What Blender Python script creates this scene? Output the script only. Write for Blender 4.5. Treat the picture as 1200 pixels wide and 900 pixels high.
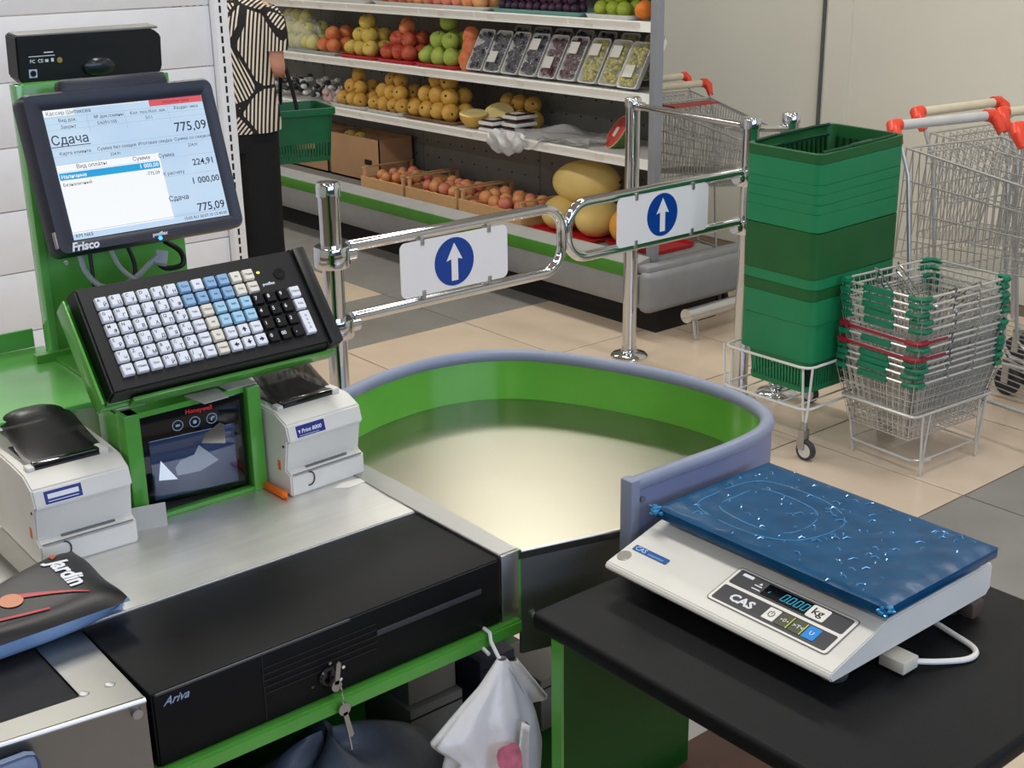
import bpy, bmesh, math, random
from mathutils import Vector as V, Matrix, Euler
random.seed(7)
sc = bpy.context.scene
for _o in list(bpy.data.objects): bpy.data.objects.remove(_o)
COL = sc.collection
R = math.radians

# ------------------------------------------------------------------ camera, world, light, exposure
cd = bpy.data.cameras.new('camera'); cam = bpy.data.objects.new('camera', cd); COL.objects.link(cam)
cd.sensor_width = 36.0; cd.lens = 46.0; cd.clip_start = .05; cd.clip_end = 60
_yaw, _pit, _rol = R(39.46994571), R(19.39111111), R(-0.8618578)
fwd = V((math.sin(_yaw)*math.cos(_pit), math.cos(_yaw)*math.cos(_pit), -math.sin(_pit)))
rgt = V((math.cos(_yaw), -math.sin(_yaw), 0)); up = rgt.cross(fwd)
rgt, up = math.cos(_rol)*rgt + math.sin(_rol)*up, -math.sin(_rol)*rgt + math.cos(_rol)*up
mw = Matrix((rgt, up, -fwd)).transposed().to_4x4(); mw.translation = V((0, 0, 1.6))
cam.matrix_world = mw; sc.camera = cam
sc.view_settings.view_transform = 'Standard'; sc.view_settings.look = 'None'
sc.view_settings.gamma = 1; sc.view_settings.use_curve_mapping = False
sc.view_settings.exposure = 0.0
w = bpy.data.worlds.new('world'); sc.world = w; w.use_nodes = True
w.node_tree.nodes['Background'].inputs[0].default_value = (.8, .9, 1, 1)
w.node_tree.nodes['Background'].inputs[1].default_value = .06

def area(name, loc, rot, sx, sy, power, color):
    l = bpy.data.lights.new(name, 'AREA'); l.shape = 'RECTANGLE'; l.size = sx; l.size_y = sy
    l.energy = power; l.color = color
    o = bpy.data.objects.new(name, l); COL.objects.link(o); o.location = loc; o.rotation_euler = rot
    return o
LAMPS = [(x, y) for x in (-1.6, 1.2, 3.6) for y in (-1.2, 1.6, 4.2, 7.0)]
for i, (x, y) in enumerate(LAMPS):
    area('ceiling_lamp_light', (x, y, 3.12), (0, 0, 0), .3, 1.4, 28 if y > 0 else 13, (1, .98, .94))
# daylight through the shop front behind the cashier
area('shop_front_daylight', (1.0, -3.75, 2.45), (R(72), 0, 0), 6.0, 1.2, 130, (.58, .71, 1))

# ------------------------------------------------------------------ materials
def lin(c):
    c = c/255.0
    return c/12.92 if c <= .04045 else ((c+.055)/1.055)**2.4
def rgb(c): return (lin(c[0]), lin(c[1]), lin(c[2]), 1)
MATS = {}
def M(name, c, rough=.5, metal=0, var=.06, scale=14, bump=0, bscale=None, emit=0, trans=0, alpha=1, coat=0, spec=.5, c2=None, stretch=None, detail=3, ior=1.45, rvar=0, sss=0, dark=False):
    if name in MATS: return MATS[name]
    m = bpy.data.materials.new(name); m.use_nodes = True; nt = m.node_tree; n = nt.nodes; L = nt.links
    p = n['Principled BSDF']; C = rgb(c)
    tc = n.new('ShaderNodeTexCoord'); mp = n.new('ShaderNodeMapping'); L.new(tc.outputs['Object'], mp.inputs[0])
    if stretch: mp.inputs['Scale'].default_value = stretch
    nz = n.new('ShaderNodeTexNoise'); nz.inputs['Scale'].default_value = scale; nz.inputs['Detail'].default_value = detail
    L.new(mp.outputs[0], nz.inputs['Vector'])
    cr = n.new('ShaderNodeValToRGB'); L.new(nz.outputs[0], cr.inputs[0])
    cr.color_ramp.elements[0].position = .32; cr.color_ramp.elements[1].position = .68
    A = rgb(c2) if c2 else tuple(min(1, v*(1+var)) for v in C[:3])+(1,)
    B = C if c2 else tuple(v*(1-var) for v in C[:3])+(1,)
    cr.color_ramp.elements[0].color = B; cr.color_ramp.elements[1].color = A
    L.new(cr.outputs[0], p.inputs['Base Color'])
    p.inputs['Roughness'].default_value = rough; p.inputs['Metallic'].default_value = metal
    p.inputs['Specular IOR Level'].default_value = spec; p.inputs['IOR'].default_value = ior
    if coat: p.inputs['Coat Weight'].default_value = coat; p.inputs['Coat Roughness'].default_value = .08
    if rvar:
        mr = n.new('ShaderNodeMapRange'); L.new(nz.outputs[0], mr.inputs[0])
        mr.inputs[3].default_value = max(.02, rough-rvar); mr.inputs[4].default_value = rough+rvar
        L.new(mr.outputs[0], p.inputs['Roughness'])
    if trans: p.inputs['Transmission Weight'].default_value = trans
    if alpha < 1: p.inputs['Alpha'].default_value = alpha
    if sss: p.inputs['Subsurface Weight'].default_value = sss; p.inputs['Subsurface Scale'].default_value = .01
    if emit:
        L.new(cr.outputs[0], p.inputs['Emission Color']); p.inputs['Emission Strength'].default_value = emit
    if dark:
        nt.links.remove(p.inputs['Base Color'].links[0]); p.inputs['Base Color'].default_value = (.004, .004, .005, 1)
    if bump:
        bn = n.new('ShaderNodeTexNoise'); bn.inputs['Scale'].default_value = bscale or scale*4; bn.inputs['Detail'].default_value = 4
        L.new(mp.outputs[0], bn.inputs['Vector'])
        b = n.new('ShaderNodeBump'); b.inputs['Strength'].default_value = bump; b.inputs['Distance'].default_value = .01
        L.new(bn.outputs[0], b.inputs['Height']); L.new(b.outputs[0], p.inputs['Normal'])
    MATS[name] = m; return m

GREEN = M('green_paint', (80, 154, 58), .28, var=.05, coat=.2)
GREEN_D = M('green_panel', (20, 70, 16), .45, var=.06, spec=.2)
GREEN_T = M('green_reflect_paint', (104, 176, 92), .16, var=.04, coat=.35)  # green lightened to carry the tray's reflection; the column flange shares it
STEEL = M('brushed_steel', (220, 219, 215), .5, 1, var=.03, scale=9, stretch=(1, 14, 1), rvar=.04)
STEEL3 = M('dull_steel', (138, 137, 132), .38, 1, var=.02, scale=3)
STEEL2 = M('satin_steel', (176, 176, 174), .42, 1, var=.012, scale=3)
CHROME = M('chrome', (206, 209, 214), .07, 1, var=.02)
WIRE = M('galvanised_wire', (212, 212, 208), .3, .55, var=.05)
WIRE2 = M('trolley_wire', (190, 190, 188), .35, .5, var=.06)
BLACK = M('black_plastic', (21, 22, 24), .42, var=.12, scale=60, bump=.03, bscale=900)
BLACK2 = M('black_drawer_metal', (11, 12, 14), .5, spec=.22, var=.15, scale=40, bump=.04, bscale=1200)
BEZEL = M('dark_bezel_plastic', (36, 40, 54), .4, var=.1, bump=.02, bscale=700)
GLOSSBLK = M('gloss_black', (9, 10, 12), .06, var=.1, coat=.5)
BOARD = M('black_laminate', (15, 16, 18), .55, var=.16, scale=120, bump=.05, bscale=600, spec=.22)
PRN = M('printer_plastic', (216, 214, 206), .45, var=.03)
WHITE = M('white_plastic', (232, 230, 222), .35, var=.02)
KEYW = M('white_key', (226, 230, 238), .4, var=.03)
KEYC = M('cream_key', (226, 222, 208), .4, var=.03)
KEYB = M('blue_key', (140, 178, 214), .4, var=.03)
KEYL = M('light_blue_key', (164, 206, 230), .4, var=.03)
KEYK = M('black_key', (14, 15, 17), .35, var=.1)
PRINT = M('black_print', (26, 28, 36), .6, var=.05)
PRINTW = M('white_print', (225, 228, 234), .6, var=.02)
PAPER = M('paper', (222, 220, 212), .8, var=.03)
PAPERG = M('grey_paper', (178, 178, 172), .75, var=.05)
ORANGE = M('orange_plastic', (226, 106, 24), .4, var=.05)
NAVY = M('navy_print', (20, 34, 120), .4, var=.05)
RIM = M('grey_edge_profile', (128, 136, 156), .42, var=.05)
OUTER = M('lilac_grey_panel', (118, 126, 158), .4, var=.06)
BELT = M('conveyor_rubber', (24, 25, 29), .75, var=.15, scale=80, bump=.08, bscale=500)
SMOKE = M('smoked_plastic', (30, 29, 30), .3, var=.1, alpha=.9, coat=.1)
RED = M('red_plastic', (206, 28, 40), .35, var=.05)
REDO = M('orange_red_plastic', (228, 70, 44), .38, var=.05)
CREAM = M('cream_grip', (216, 206, 178), .45, var=.04)
GRIPG = M('pale_grey_grip', (198, 198, 194), .4, var=.04)
SHELFW = M('white_shelf_paint', (226, 226, 222), .4, var=.02)
GREYP = M('grey_bumper_plastic', (140, 142, 144), .5, var=.05)
GREYD = M('grey_deck', (150, 152, 150), .5, var=.05)
DARK = M('dark_plinth', (22, 22, 24), .7, var=.1)
BACKG = M('grey_back_sheet', (120, 121, 118), .5, var=.06)
UPR = M('grey_upright_paint', (140, 144, 150), .4, var=.03)
CARD = M('cardboard', (178, 140, 104), .85, var=.07, scale=6, bump=.05)
WOOD = M('crate_wood', (206, 166, 118), .7, c2=(184, 140, 92), scale=7, stretch=(3, 30, 30), bump=.1)
BEIGEW = M('beige_wall_paint', (224, 221, 206), .7, var=.02, scale=3, bump=.03, bscale=200)
WALLP = M('pale_wall_paint', (214, 210, 200), .8, var=.02)
CEIL = M('ceiling_board', (206, 202, 192), .9, var=.02)
PANELW = M('white_panel_paint', (228, 230, 234), .4, var=.02)
SLOT = M('slot_black', (12, 12, 14), .8, var=.05)
RUBBER = M('grey_rubber', (60, 60, 62), .7, var=.06)
SKIN = M('skin', (214, 156, 128), .5, var=.06, sss=.1)
HAIR = M('dark_hair', (46, 32, 24), .5, var=.2, scale=40)
TROUS = M('black_cloth', (14, 14, 16), .85, var=.12, bump=.1)
TILEB = M('beige_tile', (212, 193, 172), .22, c2=(203, 184, 161), scale=5, rvar=.06)
TILEG = M('grey_tile', (140, 138, 133), .25, c2=(132, 129, 124), scale=5, rvar=.06)
GROUT = M('grout', (112, 94, 76), .9, var=.08)
BGRN = M('basket_green_plastic', (18, 124, 78), .42, var=.05, scale=8)
BGRN2 = M('basket_olive_plastic', (16, 88, 40), .45, var=.08, scale=8)
BGRNH = M('basket_handle_plastic', (10, 62, 40), .45, var=.05)
CLEAR = M('clear_film', (240, 242, 244), .12, var=.01, alpha=.25, coat=.6, bump=.6, bscale=40)
MILKY = M('milky_polythene', (226, 226, 226), .25, var=.03, alpha=.62, coat=.4, bump=.5, bscale=30)
BAGW = M('white_polythene', (226, 226, 226), .35, var=.03, bump=.25, bscale=30, sss=.1)
PINK = M('pink_print', (206, 110, 132), .45, var=.3, scale=60)
FOAM = M('white_foam', (226, 226, 222), .6, var=.02)
GREYTRAY = M('pale_grey_tray', (186, 190, 190), .5, var=.03)
TEAL = M('teal_tray', (120, 176, 168), .5, var=.03)
BROWNT = M('brown_foam_tray', (150, 112, 84), .6, var=.04)

# ------------------------------------------------------------------ mesh builder
OFF = {}
class MB:
    def __init__(s): s.bm = bmesh.new()
    def _add(s, verts, faces, m=None):
        vs = [s.bm.verts.new(m @ V(v) if m else v) for v in verts]
        for f in faces:
            try: s.bm.faces.new([vs[i] for i in f])
            except ValueError: pass
        return s
    def box(s, x0, x1, y0, y1, z0, z1, bev=0, m=None, seg=2):
        r = bmesh.ops.create_cube(s.bm, size=1); vs = r['verts']
        for v in vs:
            v.co = V(((x0+x1)/2+v.co.x*(x1-x0), (y0+y1)/2+v.co.y*(y1-y0), (z0+z1)/2+v.co.z*(z1-z0)))
            if m: v.co = m @ v.co
        if bev:
            es = list({e for v in vs for e in v.link_edges})
            bmesh.ops.bevel(s.bm, geom=es, offset=bev, segments=seg, affect='EDGES', profile=.5)
        return s
    def hexa(s, c, m=None):      # 8 corners: bottom 4 ccw, top 4 ccw
        return s._add(c, [(3,2,1,0),(4,5,6,7),(0,1,5,4),(1,2,6,5),(2,3,7,6),(3,0,4,7)], m)
    def tube(s, pts, r, seg=8, closed=False, m=None, caps=True):
        pts = [V(p) for p in pts]; n = len(pts); T = []
        for i in range(n):
            a = pts[(i-1) % n] if (closed or i > 0) else pts[i]
            b = pts[(i+1) % n] if (closed or i < n-1) else pts[i]
            T.append((b-a).normalized())
        u = T[0].orthogonal().normalized(); vs = []
        for i in range(n):
            u = (u - T[i]*u.dot(T[i])).normalized(); q = T[i].cross(u)
            rr = r[i] if isinstance(r, (list, tuple)) else r
            for k in range(seg):
                a = 2*math.pi*k/seg
                vs.append(pts[i]+rr*(math.cos(a)*u+math.sin(a)*q))
        F = []
        for i in range(n if closed else n-1):
            for k in range(seg):
                a = i*seg+k; b = i*seg+(k+1) % seg; j = ((i+1) % n)*seg
                F.append((a, b, j+(k+1) % seg, j+k))
        if caps and not closed:
            F.append(tuple(range(seg))[::-1]); F.append(tuple((n-1)*seg+k for k in range(seg)))
        return s._add(vs, F, m)
    def cyl(s, p0, p1, r, seg=16, m=None): return s.tube([p0, p1], r, seg, m=m)
    def lathe(s, prof, seg=24, m=None):
        vs = []; F = []; n = len(prof)
        for (r, z) in prof:
            for k in range(seg):
                a = 2*math.pi*k/seg; vs.append((r*math.cos(a), r*math.sin(a), z))
        for i in range(n-1):
            for k in range(seg):
                F.append((i*seg+k, i*seg+(k+1) % seg, (i+1)*seg+(k+1) % seg, (i+1)*seg+k))
        F.append(tuple(range(seg))[::-1]); F.append(tuple((n-1)*seg+k for k in range(seg)))
        return s._add(vs, F, m)
    def prism(s, poly, z0, z1, m=None, bev=0):
        n = len(poly); vs = [(x, y, z0) for x, y in poly]+[(x, y, z1) for x, y in poly]
        a = sum(poly[i][0]*poly[(i+1) % n][1]-poly[(i+1) % n][0]*poly[i][1] for i in range(n))
        F = [(i, (i+1) % n, n+(i+1) % n, n+i) for i in range(n)]+[tuple(range(n))[::-1], tuple(range(n, 2*n))]
        if a < 0: F = [f[::-1] for f in F]
        k0 = len(s.bm.verts); s._add(vs, F, m)
        if bev:
            s.bm.verts.ensure_lookup_table()
            es = list({e for v in s.bm.verts[k0:] for e in v.link_edges})
            bmesh.ops.bevel(s.bm, geom=es, offset=bev, segments=2, affect='EDGES')
        return s
    def ball(s, c, r, seg=12, ring=8, m=None):
        if not isinstance(r, (tuple, list)): r = (r, r, r)
        vs = [(c[0], c[1], c[2]-r[2])]; F = []
        for i in range(1, ring):
            t = math.pi*i/ring
            for k in range(seg):
                a = 2*math.pi*k/seg
                vs.append((c[0]+r[0]*math.sin(t)*math.cos(a), c[1]+r[1]*math.sin(t)*math.sin(a), c[2]-r[2]*math.cos(t)))
        vs.append((c[0], c[1], c[2]+r[2])); e = len(vs)-1
        for k in range(seg):
            F.append((0, 1+(k+1) % seg, 1+k)); F.append((e, e-seg+k, e-seg+(k+1) % seg))
        for i in range(ring-2):
            for k in range(seg):
                a = 1+i*seg; F.append((a+k, a+(k+1) % seg, a+seg+(k+1) % seg, a+seg+k))
        return s._add(vs, F, m)
    def grid(s, f, nu, nv, m=None, wrap=False):
        vs = [f(i/(nu if wrap else nu-1), j/(nv-1)) for j in range(nv) for i in range(nu)]; F = []
        for j in range(nv-1):
            for i in range(nu if wrap else nu-1):
                F.append((j*nu+i, j*nu+(i+1) % nu, (j+1)*nu+(i+1) % nu, (j+1)*nu+i))
        return s._add(vs, F, m)
    def wire(s, p0, p1, r, m=None):
        return s.tube([p0, p1], r, 4, m=m, caps=False)
    def text(s, st, size, m, align='LEFT', bold=0, shear=0, ext=.0002):
        c = bpy.data.curves.new('t', 'FONT'); c.body = st; c.size = size; c.align_x = align; c.extrude = ext
        c.offset = bold*size; c.shear = shear; c.resolution_u = 2
        o = bpy.data.objects.new('t', c); COL.objects.link(o)
        dg = bpy.context.evaluated_depsgraph_get()
        me = bpy.data.meshes.new_from_object(o.evaluated_get(dg)); me.transform(m)
        s.bm.from_mesh(me); bpy.data.meshes.remove(me); bpy.data.objects.remove(o); bpy.data.curves.remove(c)
        return s
    def solid(s, t):             # give a sheet thickness
        bmesh.ops.solidify(s.bm, geom=list(s.bm.faces), thickness=t); return s
    def out(s, name, mat, parent=None, smooth=True, ang=38, recalc=True):
        if recalc: bmesh.ops.recalc_face_normals(s.bm, faces=list(s.bm.faces))
        me = bpy.data.meshes.new(name)
        off = OFF.get(parent.name, V((0, 0, 0))) if parent else V((0, 0, 0))
        if off.length: bmesh.ops.translate(s.bm, vec=-off, verts=list(s.bm.verts))
        s.bm.to_mesh(me); s.bm.free(); me.materials.append(mat)
        if smooth:
            me.polygons.foreach_set('use_smooth', [True]*len(me.polygons)); me.set_sharp_from_angle(angle=R(ang))
        o = bpy.data.objects.new(name, me); COL.objects.link(o)
        if parent: o.parent = parent; OFF[o.name] = off
        return o

def tag(o, label, cat, group=None):
    o['label'] = label; o['category'] = cat
    if group: o['group'] = group
    return o
def thing(name, label, cat, loc=(0, 0, 0), group=None, rot=None, local=False):
    """Empty at the base of a thing. Parts are given in world coordinates unless local (or rotated)."""
    o = bpy.data.objects.new(name, None); COL.objects.link(o); o.location = loc; o.empty_display_size = .05
    if rot: o.rotation_euler = rot
    OFF[o.name] = V((0, 0, 0)) if (local or rot) else V(loc)
    return tag(o, label, cat, group)
def base_mesh(o, loc):           # single-mesh thing: put its origin at its base
    o.data.transform(Matrix.Translation(-V(loc))); o.location = loc; return o
def dup(root, loc=None, rot=None, label=None, group=None, scale=None):
    r = root.copy(); COL.objects.link(r)
    if loc is not None: r.location = loc
    if rot is not None: r.rotation_euler = rot
    if scale is not None: r.scale = scale if hasattr(scale, '__len__') else (scale,)*3
    if label: r['label'] = label
    if group: r['group'] = group
    for ch in list(root.children):
        c = ch.copy(); COL.objects.link(c); c.parent = r
        for g in list(ch.children):
            d = g.copy(); COL.objects.link(d); d.parent = c
    return r
def struct(o): o['kind'] = 'structure'; return o
def stuff(o): o['kind'] = 'stuff'; return o
def T(x, y, z): return Matrix.Translation((x, y, z))
def catmull(P, n=6, closed=False):
    P = [V(p) for p in P]; out = []; N = len(P)
    rng = range(N) if closed else range(N-1)
    for i in rng:
        p0 = P[(i-1) % N] if (closed or i > 0) else P[0]; p1 = P[i]; p2 = P[(i+1) % N]
        p3 = P[(i+2) % N] if (closed or i < N-2) else P[-1]
        for k in range(n):
            t = k/n
            out.append(.5*((2*p1)+(p2-p0)*t+(2*p0-5*p1+4*p2-p3)*t*t+(3*p1-p0-3*p2+p3)*t**3))
    if not closed: out.append(P[-1])
    return out

# ================================================================== SETTING
fl = struct(MB().box(-4, 5.4, -4, 9, -.05, -.003).out('floor', GROUT))
tb = MB().box(-.2976, .2976, -.2976, .2976, -.003, 0, .0012, seg=1).out('tile', TILEB, fl)
tg = tb.copy(); tg.data = tb.data.copy(); tg.data.materials[0] = TILEG; COL.objects.link(tg)
_first = {0: tb, 1: tg}
for i in range(-2, 9):
    for j in range(-3, 11):
        xc = 2.645+.6*(i-4)+.3; yc = 1.866+.6*(j-3)+.3
        if xc > 5.1 or yc < -.6: continue
        grey = j in (2, 7) or (j >= 8 and i == 5) or (i == -1)
        if xc < 5.4:
            o = _first[grey]
            if o is None: o = (tg if grey else tb).copy(); COL.objects.link(o); o.parent = fl
            else: _first[grey] = None
            o.location = (xc, yc, 0)
struct(MB().box(-4, 5.4, -4, 9, 3.2, 3.3).out('ceiling', CEIL))
wb = struct(MB().box(5.2, 5.3, -4, 9, 0, 3.2).out('wall_back', BEIGEW))
struct(MB().box(5.194, 5.2, 3.935, 3.949, 0, 3.2).box(5.186, 5.2, 3.80, 3.935, 0, 3.2).out('trim_1', BEIGEW))
struct(MB().box(5.18, 5.2, 3.949, 3.962, 0, 3.2).out('trim_2', M('seam_grey', (96, 96, 98), .6)))
struct(MB().box(-4, 5.4, 8.9, 9, 0, 3.2).out('wall_left', WALLP))
struct(MB().box(-4.1, -4, -4, 9, 0, 3.2).out('wall_right', WALLP))
struct(MB().box(-4, 5.4, -4.1, -4, 0, .6).box(-4, 5.4, -4.1, -4, 2.8, 3.2).out('wall_front', WALLP))
ROWS = ('first', 'second', 'third', 'fourth')
for q, (x, y) in enumerate(LAMPS):
    o = MB().box(x-.19, x+.19, y-.75, y+.75, 3.135, 3.2, .008).out('ceiling_light', WHITE)
    base_mesh(o, (x, y, 3.2)); tag(o, 'white ceiling light fitting, %s row from trolley wall, %s from shop front' % (ROWS[2-q//4], ROWS[q % 4]), 'light', 'ceiling lights')

# ------------------------------------------------------------------ white shelving back (left)
t = thing('shelving_back', 'tall white panelled shelving back with slotted upright behind the monitor', 'shelving', (1.0, 4.2, 0))
pn = MB().box(-.598, .598, -.012, .012, 0, .197, .003).out('panel', PANELW)
pn.parent = t
first = True
for k in range(9):
    z = .155+.2*(k-0)+.0
    for xx in (1.5, .3, -.9):
        o = pn if first else pn.copy()
        if not first: COL.objects.link(o); o.parent = t
        first = False
        o.location = (xx+.055-1.0, .012, z-.0)
up_ = MB().box(2.155, 2.205, 4.165, 4.225, 0, 2.0, .004).out('upright', PANELW, t)
b = MB()
for k in range(58): b.box(2.171, 2.179, 4.1645, 4.167, .03+.0333*k, .053+.0333*k)
stuff(b.out('slots', SLOT, up_))
MB().box(-1.0, 2.15, 4.175, 4.24, .0, .15).out('base_plinth', PANELW, t)
MB().box(-1.0, 2.15, 4.24, 4.7, .10, .15, .004).box(-1.0, 2.15, 4.24, 4.6, .75, .78, .004).out('shelf', SHELFW, t)

# ================================================================== PRODUCE COOLER
t = FR = thing('produce_cooler', 'long white multi-deck produce cooler with green banded grey bumper', 'refrigerator', (3.9, 5.7, 0))
X0, XB, Y0, Y1 = 3.63, 4.10, 3.575, 8.3
MB().box(3.735, XB, 3.60, Y1, 0, .105).cyl((3.80, 3.64, 0), (3.80, 3.64, .02), .03).out('plinth', DARK, t)
prof = [(3.70, .105), (3.65, .12), (3.632, .15), (3.63, .20), (3.63, .258), (3.70, .258)]
b = MB()
n = len(prof)
b._add([(x, Y0+.03, z) for x, z in prof]+[(x, Y1, z) for x, z in prof], [(i, (i+1) % n, n+(i+1) % n, n+i) for i in range(n)]+[tuple(range(n)), tuple(range(n, 2*n))])
b.out('front_bumper', GREYP, t)
MB().box(3.627, 3.70, Y0+.06, Y1, .242, .298, .004).out('green_band', M('bumper_green', (66, 130, 40), .4), t)['label'] = 'green strip along the bumper'
b = MB()
b._add([(3.630, Y0+.05, .298), (3.72, Y0+.05, .318), (3.72, Y1, .318), (3.630, Y1, .298), (3.630, Y0+.05, .28), (3.72, Y0+.05, .28), (3.72, Y1, .28), (3.630, Y1, .28)], [(0,1,2,3),(7,6,5,4),(0,4,5,1),(1,5,6,2),(2,6,7,3),(3,7,4,0)])
b.out('deck_lip', GREYD, t)
MB().box(3.72, XB, 3.63, Y1, .25, .300).out('deck', GREYD, t)
b = MB().box(3.632, 4.32, Y0-.03, Y0+.04, .105, .275, .028, seg=4).box(3.65, 4.32, Y0-.01, Y0+.06, .26, .296, .012)
b.out('end_bumper', GREYP, t)
D = V((.7175, .6966, 0))
PX, PY = 3.735, 3.62
def rotbox(b, p, d, L, w, z0, z1, bev=0):
    a = math.atan2(d.y, d.x); m = T(p[0], p[1], 0) @ Matrix.Rotation(a, 4, 'Z')
    return b.box(0, L, -w/2, w/2, z0, z1, bev, m)
rotbox(MB(), (3.752, 3.640), D, .49, .012, .335, 2.0).out('end_panel', UPR, t)
MB().box(3.722, 3.762, 3.615, 3.655, .296, 2.0, .006).out('upright', UPR, t)['label'] = 'grey front upright'
bp = MB().box(XB, XB+.03, 3.99, 4.74, .30, 2.0).out('back_sheet', BACKG, t)
for k in range(1, 5): MB().box(XB, XB+.03, 4.745+(k-1)*.95, 5.69+(k-1)*.95, .30, 2.0).out('back_sheet', BACKG, t)
b = MB()
for iz in range(20):
    for iy in range(40): b.box(XB-.0012, XB, 4.05+iy*.1, 4.058+iy*.1, .36+iz*.08, .368+iz*.08)
stuff(b.out('peg_holes', SLOT, bp))
def shelf(z, yl):
    poly = [(3.742, 3.655), (XB-.002, 4.0), (XB-.002, Y1), (3.742, Y1)]
    s = MB().prism(poly, z-.018, z).out('shelf', SHELFW, t)
    MB()._add([(3.742, 3.66, z+.003), (3.742, Y1, z+.003), (3.730, Y1, z-.036), (3.730, 3.66, z-.036), (3.747, 3.66, z+.003), (3.747, Y1, z+.003), (3.738, Y1, z-.036), (3.738, 3.66, z-.036)],
              [(0,1,2,3),(7,6,5,4),(0,4,5,1),(2,6,7,3),(1,5,6,2),(0,3,7,4)]).out('price_rail', SHELFW, s)
    y = 3.72; rnd = random.Random(int(z*100))
    while y < 7.0:
        L = rnd.choice((.42, .62, .8)); m = Matrix.Rotation(R(-17), 4, 'Y')
        MB().box(-.0012, .0008, y, y+L-.006, -.016, .016, m=T(3.7335, 0, z-.016) @ m).out('ticket_strip', WHITE, s)
        if rnd.random() < .8:
            yy = y+rnd.uniform(.1, L-.1)
            MB().box(-.004, 0, yy, yy+.045, -.019, .016, m=T(3.7335, 0, z-.016) @ m).out('price_ticket', PAPER, s)
        y += L
for z in (.700, .958, 1.232, 1.52): shelf(z, 0)
MB().box(3.742, XB, 3.66, Y1, 1.96, 2.0).out('shade_canopy', SHELFW, t)  # unseen top cover, added so the shelves below are shaded

# ------------------------------------------------------------------ fruit prototypes
def fruit_mesh(name, mat, r, kind):
    b = MB()
    if kind == 'apple': prof = [(0.02,-.80),(.30,-.84),(.62,-.66),(.86,-.30),(.98,.08),(.94,.42),(.72,.74),(.40,.86),(.16,.78),(.02,.66)]
    elif kind == 'quince': prof = [(.02,-.78),(.22,-.88),(.55,-.78),(.86,-.42),(.98,-.02),(.90,.36),(.66,.68),(.42,.88),(.24,.94),(.03,.86)]
    elif kind == 'plum': prof = [(.02,-.95),(.4,-.86),(.72,-.55),(.85,0),(.72,.55),(.4,.86),(.02,.95)]
    else: prof = [(.02,-.93),(.38,-.86),(.72,-.62),(.96,-.12),(.98,.2),(.80,.58),(.45,.86),(.18,.88),(.02,.80)]
    b.lathe([(a*r, z*r) for a, z in prof], 12)
    return b.out(name, mat, ang=180)
def fmat(n, c, c2, sc=18): return M(n, c, .38, c2=c2, scale=sc, var=.1, spec=.4)
F_YEL = fmat('yellow_apple_skin', (222, 198, 104), (208, 182, 84))
F_RED = fmat('red_apple_skin', (176, 44, 48), (206, 112, 74))
F_NEC = fmat('nectarine_skin', (216, 98, 62), (224, 156, 100))
F_GRN = fmat('green_apple_skin', (152, 176, 72), (176, 192, 92))
F_QUI = fmat('quince_skin', (218, 178, 92), (202, 154, 66))
F_PEA = fmat('peach_skin', (236, 180, 118), (226, 140, 94))
F_PNK = fmat('pink_peach_skin', (230, 160, 128), (218, 118, 100))
F_PLU = fmat('plum_skin', (52, 42, 62), (84, 52, 72), 10)
F_LIM = fmat('lime_skin', (150, 170, 52), (168, 186, 70))
F_ORA = fmat('orange_skin', (236, 138, 50), (224, 122, 40))
F_PAL = fmat('pale_yellow_skin', (206, 204, 120), (222, 214, 150))
STEM = M('fruit_stem', (60, 44, 26), .8)
PROTO = {}
def fruit(kind_name, mat, r, kind, loc, label, group, tip=True):
    key = (kind_name, mat.name)
    if key not in PROTO:
        o = fruit_mesh(kind_name, mat, r, kind)
        if tip:
            nm = 'calyx' if kind == 'quince' else 'stem'
            zz = -.80*r if kind == 'quince' else .72*r
            b = MB()
            if kind == 'quince': b.ball((0, 0, -.86*r), (.13*r, .13*r, .08*r), 6, 4)
            else: b.cyl((0, 0, .6*r), (.06*r, 0, 1.0*r), .035*r, 5)
            b.out(nm, STEM, o)
        tag(o, label, 'fruit', group); PROTO[key] = o
        o['r0'] = r; first = True
    else:
        o = dup(PROTO[key], label=label, group=group); first = False
    r0 = PROTO[key]['r0']
    o.location = loc; o.scale = (r/r0,)*3
    return o
ORD = ['first', 'second', 'third', 'fourth', 'fifth', 'sixth', 'seventh', 'eighth', 'ninth', 'tenth', 'eleventh', 'twelfth']
TRAY = {}
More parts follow.
